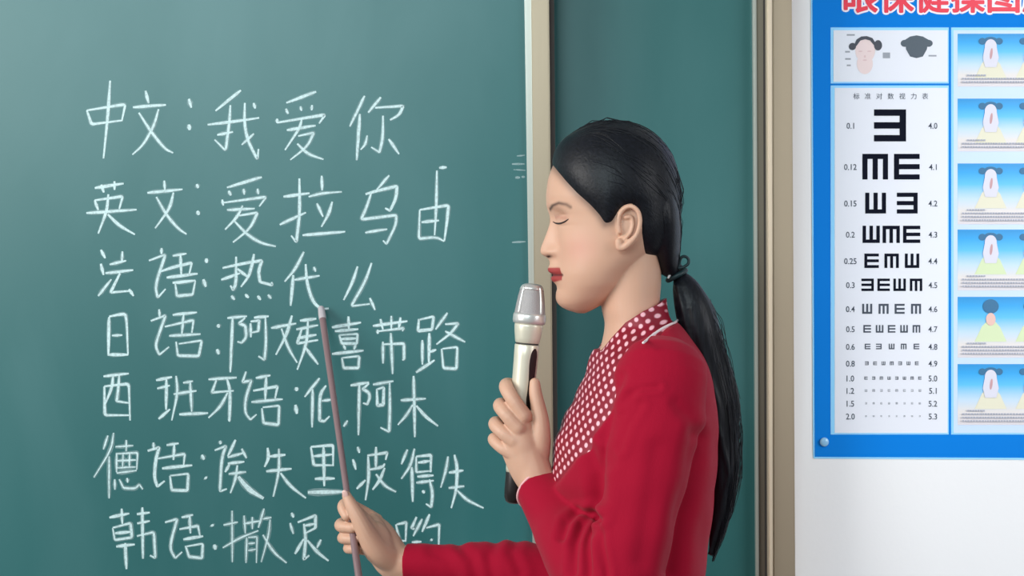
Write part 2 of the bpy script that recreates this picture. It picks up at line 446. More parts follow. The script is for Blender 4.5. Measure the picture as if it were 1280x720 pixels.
def ribbon(px, width, Y, rng, taper=True):
    """flat chalk ribbon through pixel points"""
    d = 0
    for a, b in zip(px[:-1], px[1:]): d += math.hypot(b[0]-a[0], b[1]-a[1])
    # corner-keeping resample: light rounding between points
    pts = []
    if len(px) > 2:
        dense = [px[0]]
        for i in range(1, len(px) - 1):
            a, b, c = px[i-1], px[i], px[i+1]
            v1 = (a[0]-b[0], a[1]-b[1]); v2 = (c[0]-b[0], c[1]-b[1])
            l1 = math.hypot(*v1) or 1; l2 = math.hypot(*v2) or 1
            cosang = (v1[0]*v2[0] + v1[1]*v2[1]) / (l1*l2)
            r = 0.42 if cosang < -0.6 else 0.12       # gentle bend: round it well; sharp corner: keep it
            p0 = (b[0]+v1[0]*r, b[1]+v1[1]*r); p2 = (b[0]+v2[0]*r, b[1]+v2[1]*r)
            for k in range(5):
                t = k/4
                dense.append(((1-t)**2*p0[0]+2*t*(1-t)*b[0]+t*t*p2[0], (1-t)**2*p0[1]+2*t*(1-t)*b[1]+t*t*p2[1]))
        dense.append(px[-1]); pts = dense
    else:
        a, b = px; k = max(2, int(d / 6))
        pts = [(a[0]+(b[0]-a[0])*i/k + rng.uniform(-.15,.15), a[1]+(b[1]-a[1])*i/k + rng.uniform(-.15,.15)) for i in range(k+1)]
    n = len(pts); V = []; F = []
    for i, q in enumerate(pts):
        a = pts[max(0, i-1)]; b = pts[min(n-1, i+1)]
        dx, dy = b[0]-a[0], b[1]-a[1]; l = math.hypot(dx, dy) or 1
        nx, ny = -dy/l, dx/l
        t = i / (n - 1)
        w = width * (0.72 + 0.28 * math.sin(math.pi * min(1, 0.12 + t))) * rng.uniform(0.9, 1.08) / 2
        if i in (0, n-1): w *= 0.7
        V += [W(q[0]+nx*w, q[1]+ny*w, Y), W(q[0]-nx*w, q[1]-ny*w, Y)]
    for i in range(n-1): F.append((2*i, 2*i+1, 2*i+3, 2*i+2))
    return V, F

rng = random.Random(3)
for org, s in GLYPHS:
    ox, oy, kk = ORG[org]
    colon = s.startswith(':'); s = s.lstrip(':')
    core = []; dust = []; faint = []
    for st in s.split('|'):
        wd = 3.5 if not colon else 4.4
        if st[0] == '+': wd = 5.6; st = st[1:]
        ft = st[0] == '~'
        if ft: st = st[1:]
        pts = [tuple(float(c) for c in q.split(',')) for q in st.split()]
        pts = [(ox + a/kk, oy + b/kk) for a, b in pts]
        lay = rng.uniform(0, 0.0003)
        core.append(ribbon(pts, wd * rng.uniform(0.85, 1.1) * (0.7 if org in ('D1','D2','F1','G1','C1') and len(s) > 230 else 1), YC - lay, rng))
        dust.append(ribbon(pts, wd * 1.75, YC + 0.0003, rng))
    for nm, cr, du in ([('chalk_dot', [c_], [d_]) for c_, d_ in zip(core, dust)] if colon else [('chalk_character', core, dust)]):
        me = join_meshes(nm, cr + du)
        nf_core = sum(len(f) for _, f in cr)
        o = link(nm, me, None, front)
        me.materials.append(M_chalk); me.materials.append(M_chalk_edge)
        for i, pg in enumerate(me.polygons):
            pg.material_index = 0 if i < nf_core else 1
marks = [ribbon(q, w_, YC, rng) for q, w_ in (([(640,205),(656,205)], 3), ([(642,212),(657,213)], 2), ([(644,222),(650,222)], 4), ([(652,221),(656,221)], 3), ([(640,303),(657,302)], 3), ([(646,195),(656,194)], 2))]
for mk in marks: link('latch_mark', join_meshes('latch_mark', [mk]), M_faint_mark, front)  # pale strokes standing in for the board's magnets and latch

# ---------------------------------------------------------------- poster on the white wall
YP = Y_WALL - 0.0015
M_blue = mat('poster_blue', lin(0, 120, 212), 0.6, var=(2.5, 0.04), spec=0.1)
M_paper = mat('poster_paper', lin(224, 226, 236), 0.4)
M_keyline = mat('poster_pale_blue_rim', lin(140, 208, 250), 0.4)
M_ink = mat('poster_black_ink', lin(20, 23, 36), 0.9, spec=0.05)
M_ink_mid = mat('poster_grey_ink', lin(78, 84, 96), 0.9, spec=0.05)
M_ink_pale = mat('poster_pale_ink', lin(150, 154, 164), 0.5)
M_ink_haze = mat('poster_hazy_ink', lin(172, 174, 188), 0.7)
M_red = mat('poster_red', lin(228, 48, 72), 0.4)
M_white = mat('poster_white', lin(238, 238, 248), 0.4)
poster = thing('eye_care_poster', 'blue eye exercise and vision test poster on the white wall', 'poster', W(1200, 572, YP))

def flat_rect(name, x0, y0, x1, y1, layer, m, parent=poster, depth=0.0004):
    a = W(x0, y0, Y_WALL); c = W(x1, y1, Y_WALL)
    yf = YP - layer * 0.0004
    return link(name, mesh_from(name, *box_vf(a.x, c.x, yf, yf + depth, c.z, a.z)), m, parent)

def flat_shape(name, polys, layer, m, parent=poster):
    yf = YP - layer * 0.0004
    parts = []
    for pl in polys:
        q = [W(x, y, Y_WALL) for x, y in pl]
        parts.append(([(a.x, yf - 0.00002 * len(parts), a.z) for a in q], [tuple(range(len(q)))]))
    return link(name, join_meshes(name, parts), m, parent)

def ell(cx, cy, rx, ry, n=24, rot=0):
    c, s = math.cos(rot), math.sin(rot)
    return [(cx + rx*math.cos(2*math.pi*i/n)*c - ry*math.sin(2*math.pi*i/n)*s, cy + rx*math.cos(2*math.pi*i/n)*s + ry*math.sin(2*math.pi*i/n)*c) for i in range(n)]

# blue sheet: slightly out of true like the photograph's
q = [W(1014.5, -110, Y_WALL), W(1460, -110, Y_WALL), W(1460, 573, Y_WALL), W(1018, 571, Y_WALL)]
link('poster_sheet', mesh_from('poster_sheet', *prism_vf([(a.x, a.z) for a in q], YP, YP + 0.001)), M_blue, poster)
q = [W(1017, 571, Y_WALL), W(1460, 573, Y_WALL), W(1460, 575.5, Y_WALL), W(1017, 573, Y_WALL)]
link('poster_hem', mesh_from('poster_hem', *prism_vf([(a.x, a.z) for a in q], YP, YP + 0.001)), M_keyline, poster)
q = [W(1013, -110, Y_WALL), W(1014.8, -110, Y_WALL), W(1018.2, 571, Y_WALL), W(1016.3, 571, Y_WALL)]
link('poster_hem', mesh_from('poster_hem', *prism_vf([(a.x, a.z) for a in q], YP, YP + 0.001)), M_keyline, poster)

def text_mesh(name, body, cx, cy, h, layer, m, parent, offset=0.0, bold=0.0, stretch=1.0):
    cu = bpy.data.curves.new('txt', 'FONT')
    cu.body = body; cu.size = 1.0; cu.offset = offset; cu.resolution_u = 3
    o = bpy.data.objects.new('txt', cu); COL.objects.link(o)
    bpy.context.view_layer.update()
    me = bpy.data.meshes.new_from_object(o.evaluated_get(bpy.context.evaluated_depsgraph_get()))
    bpy.data.objects.remove(o); bpy.data.curves.remove(cu)
    if len(me.vertices) == 0: return None
    c = coords(me)
    mn, mx = c.min(0), c.max(0)
    sc_ = h * Y_WALL / FPX / (mx[1] - mn[1])
    ctr = W(cx, cy, Y_WALL); yf = YP - layer * 0.0004
    for v in me.vertices:
        x = (v.co.x - (mn[0]+mx[0])/2) * sc_ * stretch; z = (v.co.y - (mn[1]+mx[1])/2) * sc_
        v.co = (ctr.x + x, yf, ctr.z + z)
    me.update()
    return link(name, me, m, parent)

for i, ch in enumerate('眼保健操图解'):
    cx = 1075.5 + i * 44.6
    for nm, rad, ly, m_ in (('title_outline', 3.4, 1, M_white), ('title_character', 1.1, 3, M_red)):
        base = text_mesh(nm, ch, cx, -4.5, 40, ly, m_, poster)
        if base is None: continue
        v0 = [v.co.copy() for v in base.data.vertices]; f0 = [tuple(p_.vertices) for p_ in base.data.polygons]
        stack = []
        for q_ in range(12):     # thicken the glyph evenly all round
            an = 2 * math.pi * q_ / 12; px_ = Y_WALL / FPX
            stack.append(([(c_.x + math.cos(an)*rad*px_, c_.y - q_*0.00001, c_.z + math.sin(an)*rad*px_) for c_ in v0], f0))
        old = base.data; base.data = join_meshes(nm, stack); base.data.materials.append(m_); bpy.data.meshes.remove(old)
        base['kind'] = 'stuff' if False else ''
        del base['kind']

# upper left card: a child's face from the front and the head from behind
rim = flat_rect('card_rim', 1038, 34.5, 1185.5, 104.5, 1, M_keyline)
card = flat_rect('picture_card', 1041.5, 38, 1184, 102.5, 2, M_paper)
M_phair = mat('print_dark_hair', lin(58, 62, 74), 0.5)
M_phair2 = mat('print_grey_hair', lin(72, 84, 96), 0.5)
M_pskin = mat('print_pale_skin', lin(226, 205, 205), 0.5)
M_pskin2 = mat('print_pink_skin', lin(214, 184, 186), 0.5)
flat_shape('printed_face', [ell(1080.5, 80, 10, 13), ell(1081, 63, 12.5, 16)], 3, M_pskin, card)
flat_shape('printed_hair', [ell(1065, 58.5, 4.5, 4.5), ell(1097, 57, 5, 6.5), [(1067,57),(1070,50),(1076,46),(1083,45.5),(1090,48),(1095,56),(1092,57),(1087,51),(1081,49.5),(1075,51),(1070,58)]], 4, M_phair, card)
flat_shape('printed_features', [ell(1075, 64.5, 2.6, .8), ell(1086, 64.5, 2.6, .8), ell(1080.5, 71, 1.2, 1.6), ell(1080.5, 75.5, 2.6, .9)], 4, M_pskin2, card)
flat_shape('printed_back_of_head', [ell(1130.5, 54.5, 5.3, 4.4), ell(1160, 54.5, 5.3, 4.4), [(1131,50),(1137,46),(1145,44.5),(1153,46),(1160,50),(1158,62),(1153,71),(1145,73),(1137,71),(1132,62)]], 3, M_phair2, card)
flat_shape('printed_captions', [[(1058, 43), (1068, 43), (1068, 45), (1058, 45)], [(1056, 64), (1062, 64), (1062, 66), (1056, 66)], [(1056, 73), (1063, 73), (1063, 75), (1056, 75)], [(1058, 81), (1063, 81), (1063, 83), (1058, 83)], [(1103, 66), (1112, 66), (1112, 73), (1103, 73)], [(1160, 69), (1170, 69), (1170, 71), (1160, 71)]], 3, M_ink_pale, card)['kind'] = 'stuff'

# vision chart
flat_rect('card_rim', 1038, 107, 1185.5, 543, 1, M_keyline)
chart = flat_rect('vision_chart', 1043, 110, 1184, 541, 2, M_paper)
for i, ch in enumerate('标准对数视力表'):
    text_mesh('chart_title', ch, 1070 + i * 14.3, 120.5, 7.6, 3, M_ink_mid, chart, 0.0)

def tumbling(cx, cy, s, face):
    """E of size s px, arms pointing to face: r l u d"""
    t = s / 5.0; h = s / 2
    bars = [(-h, -h, -h+t, h), (-h+t, -h, h, -h+t), (-h+t, -t/2, h, t/2), (-h+t, h-t, h, h)]
    out = []
    for x0, y0, x1, y1 in bars:
        pl = [(x0, y0), (x1, y0), (x1, y1), (x0, y1)]
        if face == 'l': pl = [(-x, y) for x, y in pl][::-1]
        if face == 'd': pl = [(-y, x) for x, y in pl]
        if face == 'u': pl = [(y, -x) for x, y in pl]
        out.append([(cx + x, cy + y) for x, y in pl])
    return out

ROWS = [(157, 40, [(1112, 'l')]), (208.5, 32, [(1093.5, 'd'), (1133, 'r')]), (254, 26, [(1094, 'u'), (1133.5, 'l')]),
        (293, 21.5, [(1088.5, 'u'), (1113.5, 'd'), (1139, 'r')]), (326, 18, [(1089, 'r'), (1114, 'd'), (1139.5, 'u')]),
        (356, 15.5, [(1084, 'l'), (1104, 'r'), (1124, 'u'), (1144.5, 'd')]), (386, 12.5, [(1083.5, 'u'), (1104, 'd'), (1124, 'r'), (1144.5, 'd')]),
        (411, 9.5, [(1083.5, 'r'), (1099, 'u'), (1114, 'r'), (1129.5, 'u'), (1145, 'd')]), (433, 7, [(1084, 'r'), (1098, 'l'), (1114, 'u'), (1129, 'd'), (1145, 'r')]),
        (454, 4.6, [(1083 + i*10.4, 'lrudlur'[i]) for i in range(7)]), (472.5, 4.0, [(1082 + i*9.6, 'rlduludr'[i]) for i in range(8)]),
        (488, 3.2, [(1082 + i*9.6, 'udlrdrlu'[i]) for i in range(8)]), (504, 2.5, [(1082 + i*9.6, 'ldrudlru'[i]) for i in range(8)]),
        (520, 2.0, [(1082 + i*9.6, 'durlrduld'[i]) for i in range(8)])]
LEFT = ['0.1', '0.12', '0.15', '0.2', '0.25', '0.3', '0.4', '0.5', '0.6', '0.8', '1.0', '1.2', '1.5', '2.0']
RIGHT = ['4.0', '4.1', '4.2', '4.3', '4.4', '4.5', '4.6', '4.7', '4.8', '4.9', '5.0', '5.1', '5.2', '5.3']
for i, (y, s, es) in enumerate(ROWS):
    m_ = M_ink if i < 6 else (M_ink_mid if i < 11 else M_ink_pale)
    for cx, fc in es:
        flat_shape('optotype', tumbling(cx, y, s, fc), 3, m_, chart)
    text_mesh('row_number', LEFT[i], 1062.5, y + .5, 7.5, 3, M_ink_mid, chart, 0.01, stretch=0.9)
    text_mesh('row_number', RIGHT[i], 1165.5, y + .5, 7.5, 3, M_ink_mid, chart, 0.01, stretch=0.9)

# exercise pictures, two columns (the second starts at the frame's edge)
def pic_material():
    m = bpy.data.materials.new('printed_sky_to_cream'); m.use_nodes = True
    nt = m.node_tree; N = nt.nodes; L = nt.links; b = N['Principled BSDF']
    tc = N.new('ShaderNodeTexCoord'); sp = N.new('ShaderNodeSeparateXYZ'); L.new(tc.outputs['Generated'], sp.inputs[0])
    r = N.new('ShaderNodeValToRGB')
    e = r.color_ramp.elements
    e[0].position = 0.0; e[0].color = lin(214, 208, 214)
    e[1].position = 1.0; e[1].color = lin(18, 140, 208)
    for p_, c_ in ((0.22, lin(222, 216, 214)), (0.42, lin(190, 214, 236)), (0.66, lin(84, 186, 242)), (0.85, lin(28, 158, 226))):
        k = e.new(p_); k.color = c_
    L.new(sp.outputs['Z'], r.inputs[0]); L.new(r.outputs[0], b.inputs['Base Color'])
    b.inputs['Roughness'].default_value = 0.4
    return m
M_pic = pic_material()
M_cone = mat('print_cream_shirt', lin(222, 218, 196), 0.5)
M_cone2 = mat('print_green_shirt', lin(208, 222, 180), 0.5)
M_pphoto = mat('print_white_pink_hands', lin(214, 212, 226), 0.5)
M_hand = mat('print_hands', lin(226, 186, 176), 0.5)
M_lip = mat('print_red_mark', lin(196, 150, 156), 0.5)
M_phair3 = mat('print_blue_black_hair', lin(38, 104, 146), 0.5)
flat_rect('card_rim', 1188.5, 34.5, 1440, 543, 1, M_keyline)
strip = flat_rect('exercise_card', 1191.5, 38, 1437, 541, 2, mat('poster_pale_lilac', lin(196, 216, 244), 0.4))
tops = [42.5, 123.5, 204.5, 287, 371, 455]
for k, t in enumerate(tops):
    h = 66 if k in (0, 1) else 76
    for c, x0 in enumerate((1196.5, 1278.5 + 40)):
        w_ = 119.5 if c == 0 else 118
        pic = flat_rect('exercise_picture', x0, t, x0 + w_, t + h, 3, M_pic, poster)
        for cx in ((x0 + 41, x0 + 92) if c == 0 else (x0 + 41, x0 + 92)):
            shirt = M_cone2 if k in (3, 4) else M_cone
            flat_shape('printed_shirt', [[(cx-20, t+56), (cx-11, t+37), (cx-4, t+30), (cx+5, t+30), (cx+12, t+38), (cx+20, t+56)]], 4, shirt, pic)
            flat_shape('printed_hair', [ell(cx - 10.5, t+9.5, 4.6, 4.2), ell(cx + 10.5, t+9.5, 4.6, 4.2), ell(cx, t+8, 8, 4)] if k != 4 else [ell(cx, t+12, 10, 9)], 5, M_phair3, pic)
            flat_shape('printed_hands', [ell(cx, t+16, 7.5, 9), [(cx-7, t+15), (cx+7, t+15), (cx+10, t+30), (cx+7, t+42), (cx-7, t+42), (cx-10, t+30)]] if k != 4 else [ell(cx, t+28, 6, 8)], 6, M_pphoto if k != 4 else M_hand, pic)
            if k != 4:
                flat_shape('printed_mark', [ell(cx+0.5, t+25, 1.6, 7, 16, 0.12)], 7, M_lip, pic)
        # tiny captions: too small to read in the photograph
        lines = []
        for r_ in range(3 if h < 70 else 4):
            xx = x0 + 5 + (6 if r_ == 0 else 0)
            while xx < x0 + (34 if r_ == 0 else w_ - 8):
                ww = rng.uniform(2.0, 3.2)
                y_ = t + h - 15 + r_ * 4.2 - (4 if h > 70 else 0)
                lines.append([(xx, y_), (xx+ww, y_), (xx+ww, y_+2.2), (xx, y_+2.2)]); xx += ww + 0.8
        flat_shape('printed_caption', lines, 7, M_ink_haze, pic)['kind'] = 'stuff'
# clear corner cap
v, f = ball_vf(W(1030.5, 552.5, YP - 0.003), (0.0075, 0.003, 0.0075), 16)
link('corner_cap', mesh_from('corner_cap', v, f), mat('clear_plastic_cap', lin(140, 190, 226), 0.15), poster, True)

# ---------------------------------------------------------------- the woman
YM = 1.76
PXM = YM / FPX                        # metres per pixel at her mid plane
woman = thing('person', 'woman with long black ponytail in a crimson cardigan holding a microphone and a pointer', 'person', (W(810, 0, YM).x, YM, 0))

def TP(rows, Y=None):
    """rows (px, py, Y, r)"""
    return [tuple(W(a, b, y)) + (r,) for a, b, y, r in rows]

# head -------------------------------------------------------------
SIL = [(160, 745), (172, 722), (182, 707), (195, 697), (205, 692), (215, 688), (225, 685), (236, 683.3), (246, 682.5), (256, 683.2), (264, 685.2), (271, 687.2), (277, 687.4), (283, 686), (292, 682.8), (302, 679), (309, 676.3), (314, 675.4), (317.5, 676.6),
       (320, 680.5), (323, 684.6), (328, 686.4), (332, 686.0), (336, 684.6), (339, 685.2), (341.5, 688.2), (343, 691.6), (344.5, 691.4), (347, 688.6), (350, 689.2), (353.5, 692.8), (357, 695.6), (361, 696.2), (366, 695.0), (372, 694.6), (378, 696.4), (383, 701), (387, 708), (391.5, 722)]
BASE = [(160, 745), (172, 722), (182, 707), (195, 697), (205, 692), (215, 688), (225, 685.6), (246, 684.6), (262, 688.5), (275, 693), (290, 696), (310, 697), (325, 696.5), (340, 696), (355, 698), (370, 699.5), (380, 703), (386, 711), (391.5, 722)]
BACK = [(160, 780), (166, 798), (176, 814), (190, 827), (205, 835), (225, 840), (250, 842), (275, 840), (295, 834), (312, 824), (328, 808), (345, 790), (360, 778), (372, 766), (379, 755), (385, 745), (389, 737), (391.5, 731)]
HW = [(160, .012), (166, .034), (176, .050), (190, .062), (205, .069), (225, .074), (250, .076), (275, .075), (300, .072), (320, .068), (340, .062), (355, .055), (366, .046), (375, .037), (383, .026), (388.5, .016), (391.5, .006)]
SIG = [(160, .05), (240, .03), (262, .012), (275, .0075), (290, .0085), (303, .010), (314, .0135), (319, .0125), (325, .0115), (332, .014), (340, .017), (350, .016), (358, .016), (370, .020), (391.5, .02)]

def head_grid(n=260, rows=236):
    ys = np.linspace(160, 391.5, rows)
    sil = interp(ys, SIL); base = interp(ys, BASE); back = interp(ys, BACK); hw = interp(ys, HW); sg = interp(ys, SIG)
    t = np.linspace(0, 2*np.pi, n, endpoint=False)
    # denser toward the face (t = pi)
    t = t + 0.45 * np.sin(t)
    P = np.zeros((rows, n, 3)); 
    for i in range(rows):
        x0, x1 = (base[i]-640)*PXM, (back[i]-640)*PXM
        cx, a = (x0+x1)/2, (x1-x0)/2
        c, s = np.cos(t), np.sin(t)
        # head outline seen from above: widest behind the ear, narrower face
        y = hw[i] * np.sign(s) * np.abs(s)**0.94 * (1 + 0.07 * c)
        x = cx + a * np.sign(c) * np.abs(c)**0.95
        front = np.clip(-c, 0, 1)**0.5
        x = x + (sil[i]-base[i]) * PXM * np.exp(-(y/sg[i])**2) * (c < 0)
        v = ys[i]
        def g(yc, vc, sy, sv):
            return (np.exp(-((y-yc)/sy)**2) + np.exp(-((y+yc)/sy)**2)) * math.exp(-((v-vc)/sv)**2) * (c < 0)
        x += 0.0075 * g(.030, 273, .013, 9)            # eye socket
        x -= 0.0055 * g(.032, 277, .0115, 6.0)          # closed lid over the eyeball
        x += 0.0016 * g(.032, 283.5, .013, 1.8)         # lower lid crease
        x += 0.0014 * g(.032, 270.5, .012, 1.8)         # upper lid crease
        x -= 0.0022 * g(.028, 259, .016, 5)            # brow ridge
        x -= 0.0030 * g(.040, 303, .018, 16)           # cheekbone
        x += 0.0022 * g(.023, 344, .006, 4)            # corner of the mouth
        x += 0.0016 * np.exp(-(y/.004)**2) * math.exp(-((v-329)/4)**2) * (c < 0) * 0.5   # philtrum
        x -= 0.0035 * g(.0125, 316, .0048, 4.2)        # wing of the nose
        z = CAMZ - (v - 360) * PXM
        P[i, :, 0] = x; P[i, :, 1] = YM + y; P[i, :, 2] = z
    return P, ys

P, ys = head_grid()
rows_, n_ = P.shape[:2]
HV = P.reshape(-1, 3).tolist()
HF = [(i*n_+j, i*n_+(j+1) % n_, (i+1)*n_+(j+1) % n_, (i+1)*n_+j) for i in range(rows_-1) for j in range(n_)]
HF.append(tuple(reversed(range(n_)))); HF.append(tuple((rows_-1)*n_ + j for j in range(n_)))

NECK = [(318, 752, 826, .054), (350, 750, 826, .052), (385, 752, 824, .050), (405, 756, 826, .051), (430, 752, 838, .056), (455, 742, 852, .075)]
body_parts = [(HV, HF), loft_vf(NECK, YM, 30, 48, 2.1)]
for sgn in (-1, 1):        # ears
    Ye = YM + sgn * 0.0735
    kf = YM / Ye
    def E(px, py, dy):     # keep the near ear where the photograph shows it, mirror it for the far one
        w_ = W(px, py, YM - 0.0735)
        return (w_.x, YM + sgn * (0.0735 + dy), w_.z)
    helix = [(774, 290), (772.5, 280), (774, 269), (780, 261), (788.5, 258.5), (796, 264), (799, 274), (798, 285), (794, 295), (787, 303), (779, 309.5), (774, 309), (773, 302)]
    body_parts.append(tube_vf([E(a, b, 0.004 + 0.006 * smoothstep(np.array(float(a)), 772, 796)) + ((.0028 if j < 9 else .0042),) for j, (a, b) in enumerate(helix)], 10, 4))
    anti = [(782, 272), (789, 272), (791, 281), (788, 291), (781, 299)]
    body_parts.append(tube_vf([E(a, b, 0.003) + (.0026,) for a, b in anti], 10, 4))
    body_parts.append(ball_vf(E(785.5, 283, -0.001), (.0105, .0045, .0200), 20, Matrix.Rotation(math.radians(14), 3, 'Y')))
    body_parts.append(ball_vf(E(778, 303, 0.000), (.0055, .0045, .0085), 16, Matrix.Rotation(math.radians(20), 3, 'Y')))
    body_parts.append(ball_vf(E(775, 290, 0.001), (.0032, .0035, .0045), 12))

# torso and arms under the clothes
TORSO = [(398, 762, 838, .050), (412, 754, 852, .070), (428, 747, 863, .100), (445, 739, 873, .135), (462, 731, 880, .155), (485, 722, 886, .162), (520, 704, 889, .160),
         (555, 690, 890, .155), (590, 686, 889, .150), (620, 694, 886, .142), (650, 708, 882, .135), (700, 718, 877, .128), (780, 720, 872, .125), (880, 704, 884, .150), (980, 696, 898, .170), (1050, 698, 896, .172)]
body_parts.append(loft_vf([r for r in TORSO], YM, 70, 56, 2.2, -0.012))
YH = YM + 0.0
NEAR = [(826, 476, 1.640, .053), (822, 520, 1.622, .052), (812, 580, 1.607, .049), (797, 650, 1.594, .046), (778, 722, 1.590, .047), (752, 722, 1.610, .047), (722, 688, 1.652, .043), (701, 652, 1.697, .0355), (674, 613, 1.741, .0290)]
FAR = [(818, 480, 1.88, .053), (775, 590, 1.92, .048), (722, 725, 1.935, .047), (690, 728, 1.94, .047), (650, 717, 1.945, .043), (610, 711, 1.955, .036), (560, 708, 1.965, .029), (507, 704, 1.975, .0265)]
body_parts.append(tube_vf(TP([(a, b, y, (r - .010) if i else .026) for i, (a, b, y, r) in enumerate(NEAR)]), 16, 5))
body_parts.append(tube_vf(TP([(a, b, y, (r - .008) if i else .026) for i, (a, b, y, r) in enumerate(FAR)]), 16, 5))

# left hand, closed round the microphone: back of the hand toward the camera
def chain(rows, Y):
    return tube_vf([tuple(W(a, b, Y + d)) + (r,) for a, b, d, r in rows], 14, 4)
YL = 1.762
body_parts += [
    chain([(655, 520, -.026, .0100), (641, 499, -.024, .0088), (633, 485, -.012, .0090), (634, 480, .008, .0080), (642, 481, .021, .0072), (656, 485, .023, .0066)], YL),
    chain([(648, 535, -.028, .0102), (633, 518, -.025, .0088), (625.5, 508, -.012, .0090), (627, 505, .009, .0080), (636, 506, .022, .0074), (652, 510, .024, .0066)], YL),
    chain([(643, 551, -.027, .0098), (628, 540, -.023, .0085), (619.5, 531, -.010, .0088), (621, 528, .010, .0078), (631, 530, .022, .0072), (647, 534, .024, .0064)], YL),
    chain([(642, 567, -.023, .0092), (627, 559, -.018, .0078), (618, 550, -.006, .0080), (619, 548, .010, .0070), (628, 551, .020, .0064), (642, 555, .022, .0058)], YL),
    chain([(672, 582, -.014, .0130), (675, 555, -.020, .0135), (676, 530, -.021, .0108), (672.5, 508, -.018, .0092), (669.5, 492, -.016, .0080), (668.5, 479, -.014, .0066)], YL),
    chain([(676, 614, -.022, .0225), (668, 588, -.020, .0215), (655, 545, -.018, .016), (652, 528, -.020, .013)], YL),
    chain([(672, 605, -.020, .0200), (660, 575, -.020, .0190), (648, 545, -.020, .015)], YL),
    chain([(672, 608, -.018, .0200), (656, 582, -.018, .0180), (642, 556, -.019, .0135)], YL),
    chain([(670, 608, -.016, .0190), (654, 588, -.014, .0165), (640, 567, -.014, .012)], YL),
]
body_parts.append(ball_vf(W(655, 560, YL - .024), (.0185, .0135, .030), 24, Matrix.Rotation(math.radians(-22), 3, 'Y')))
body_parts.append(ball_vf(W(473, 674, 1.970), (.0185, .0165, .027), 24, Matrix.Rotation(math.radians(-28), 3, 'Y')))
# right hand, palm to the camera, thumb along the pointer
YR = 1.975
body_parts += [
    chain([(470, 651, .020, .0105), (450, 638, .020, .0090), (434, 630, .012, .0086), (428.5, 634, -.006, .0078), (433, 645, -.017, .0070)], YR),
    chain([(468, 664, .022, .0105), (444, 656, .022, .0092), (428, 655, .012, .0090), (427, 658, -.008, .0084), (440, 660, -.018, .0074)], YR),
    chain([(466, 676, .020, .0100), (446, 673, .020, .0088), (431, 672, .012, .0086), (430, 673, -.008, .0078), (443, 674.5, -.017, .0068)], YR),
    chain([(468, 688, .016, .0095), (450, 686, .016, .0080), (437, 685, .010, .0076), (436.5, 686, -.006, .0070), (447, 687, -.014, .0060)], YR),
    chain([(490, 700, -.004, .0190), (472, 688, -.016, .0185), (459, 668, -.024, .0140), (449, 649, -.026, .0112), (440, 633, -.024, .0092), (433.5, 620, -.021, .0066)], YR),
    chain([(478, 686, -.010, .0170), (464, 664, -.012, .0130), (456, 650, -.010, .0095), (450, 641, -.008, .0070)], YR),
    chain([(482, 682, .0, .0165), (470, 660, .004, .0135), (466, 652, .010, .0110)], YR),
    chain([(514, 704, .0, .0230), (495, 698, .002, .0220), (480, 668, .012, .0165), (470, 655, .018, .0125)], YR),
    chain([(510, 704, .0, .0225), (490, 698, .006, .0200), (470, 672, .016, .0150)], YR),
    chain([(510, 706, .0, .0225), (488, 704, .004, .0210), (468, 686, .012, .0140), (462, 682, .010, .0130)], YR),
]

M_skin = bpy.data.materials.new('skin'); M_skin.use_nodes = True
nt = M_skin.node_tree; b_ = nt.nodes['Principled BSDF']
at = nt.nodes.new('ShaderNodeAttribute'); at.attribute_name = 'tone'
nt.links.new(at.outputs['Color'], b_.inputs['Base Color'])
b_.inputs['Roughness'].default_value = 0.48
b_.inputs['Subsurface Weight'].default_value = 0.12
b_.inputs['Subsurface Radius'].default_value = (0.012, 0.005, 0.003)
b_.inputs['Subsurface Scale'].default_value = 0.6
b_.inputs['Specular IOR Level'].default_value = 0.4

body = union('body', body_parts, 0.00115, 1, M_skin, woman)

# smooth the backs of the hands so no seams show between the joined shapes
me = body.data; C = coords(me)
Uw = 640 + C[:, 0] / C[:, 1] * FPX; Vw = 360 - (C[:, 2] - CAMZ) / C[:, 1] * FPX
wl = smoothstep(Uw, 632, 646) * (1 - smoothstep(Uw, 690, 700)) * smoothstep(Vw, 528, 548) * (1 - smoothstep(Vw, 625, 640)) * (C[:, 1] < 1.80)
wr = smoothstep(Uw, 455, 468) * (1 - smoothstep(Uw, 515, 525)) * smoothstep(Vw, 648, 664) * (C[:, 1] > 1.9)
vg = body.vertex_groups.new(name='hand_backs')
wt = np.maximum(wl, wr)
for q_ in range(1, 9):
    ids = np.nonzero((wt > (q_ - .5) / 8) & (wt <= (q_ + .5) / 8))[0]
    if len(ids): vg.add(ids.tolist(), q_ / 8, 'REPLACE')
def mods(o):
    m_ = o.modifiers.new('s', 'SMOOTH'); m_.factor = 0.5; m_.iterations = 40; m_.vertex_group = 'hand_backs'
bake(body, mods)
for p_ in body.data.polygons: p_.use_smooth = True
# skin tones that belong to the skin: lips, brows, a little rose on the cheeks; then shade painted in mouth, nostril and lids
me = body.data; C = coords(me)
U = C[:, 0] / PXM + 640; Vv = 360 - (C[:, 2] - CAMZ) / PXM; D = np.abs(C[:, 1] - YM)
tone = np.tile(np.array(lin(212, 168, 143)[:3]), (len(C), 1))
def blend(mask, col):
    global tone
    mask = np.clip(mask, 0, 1)[:, None]
    tone = tone * (1 - mask) + np.array(lin(*col)[:3]) * mask
isface = (Vv < 394) & (U < 800)
cheek = isface * np.exp(-((U-722)/20)**2 - ((Vv-312)/18)**2) * 0.38
blend(cheek, (222, 150, 136))
up = isface * (D < .026) * smoothstep(Vv, 333.6, 335.8) * (1 - smoothstep(Vv, 343, 344)) * (1 - smoothstep(U + (343 - Vv) * 0.9, 704, 708))
lo = isface * (D < .026) * smoothstep(Vv, 343, 344) * (1 - smoothstep(Vv + (U - 690) * .28, 352.5, 354.5)) * (1 - smoothstep(U, 703, 708))
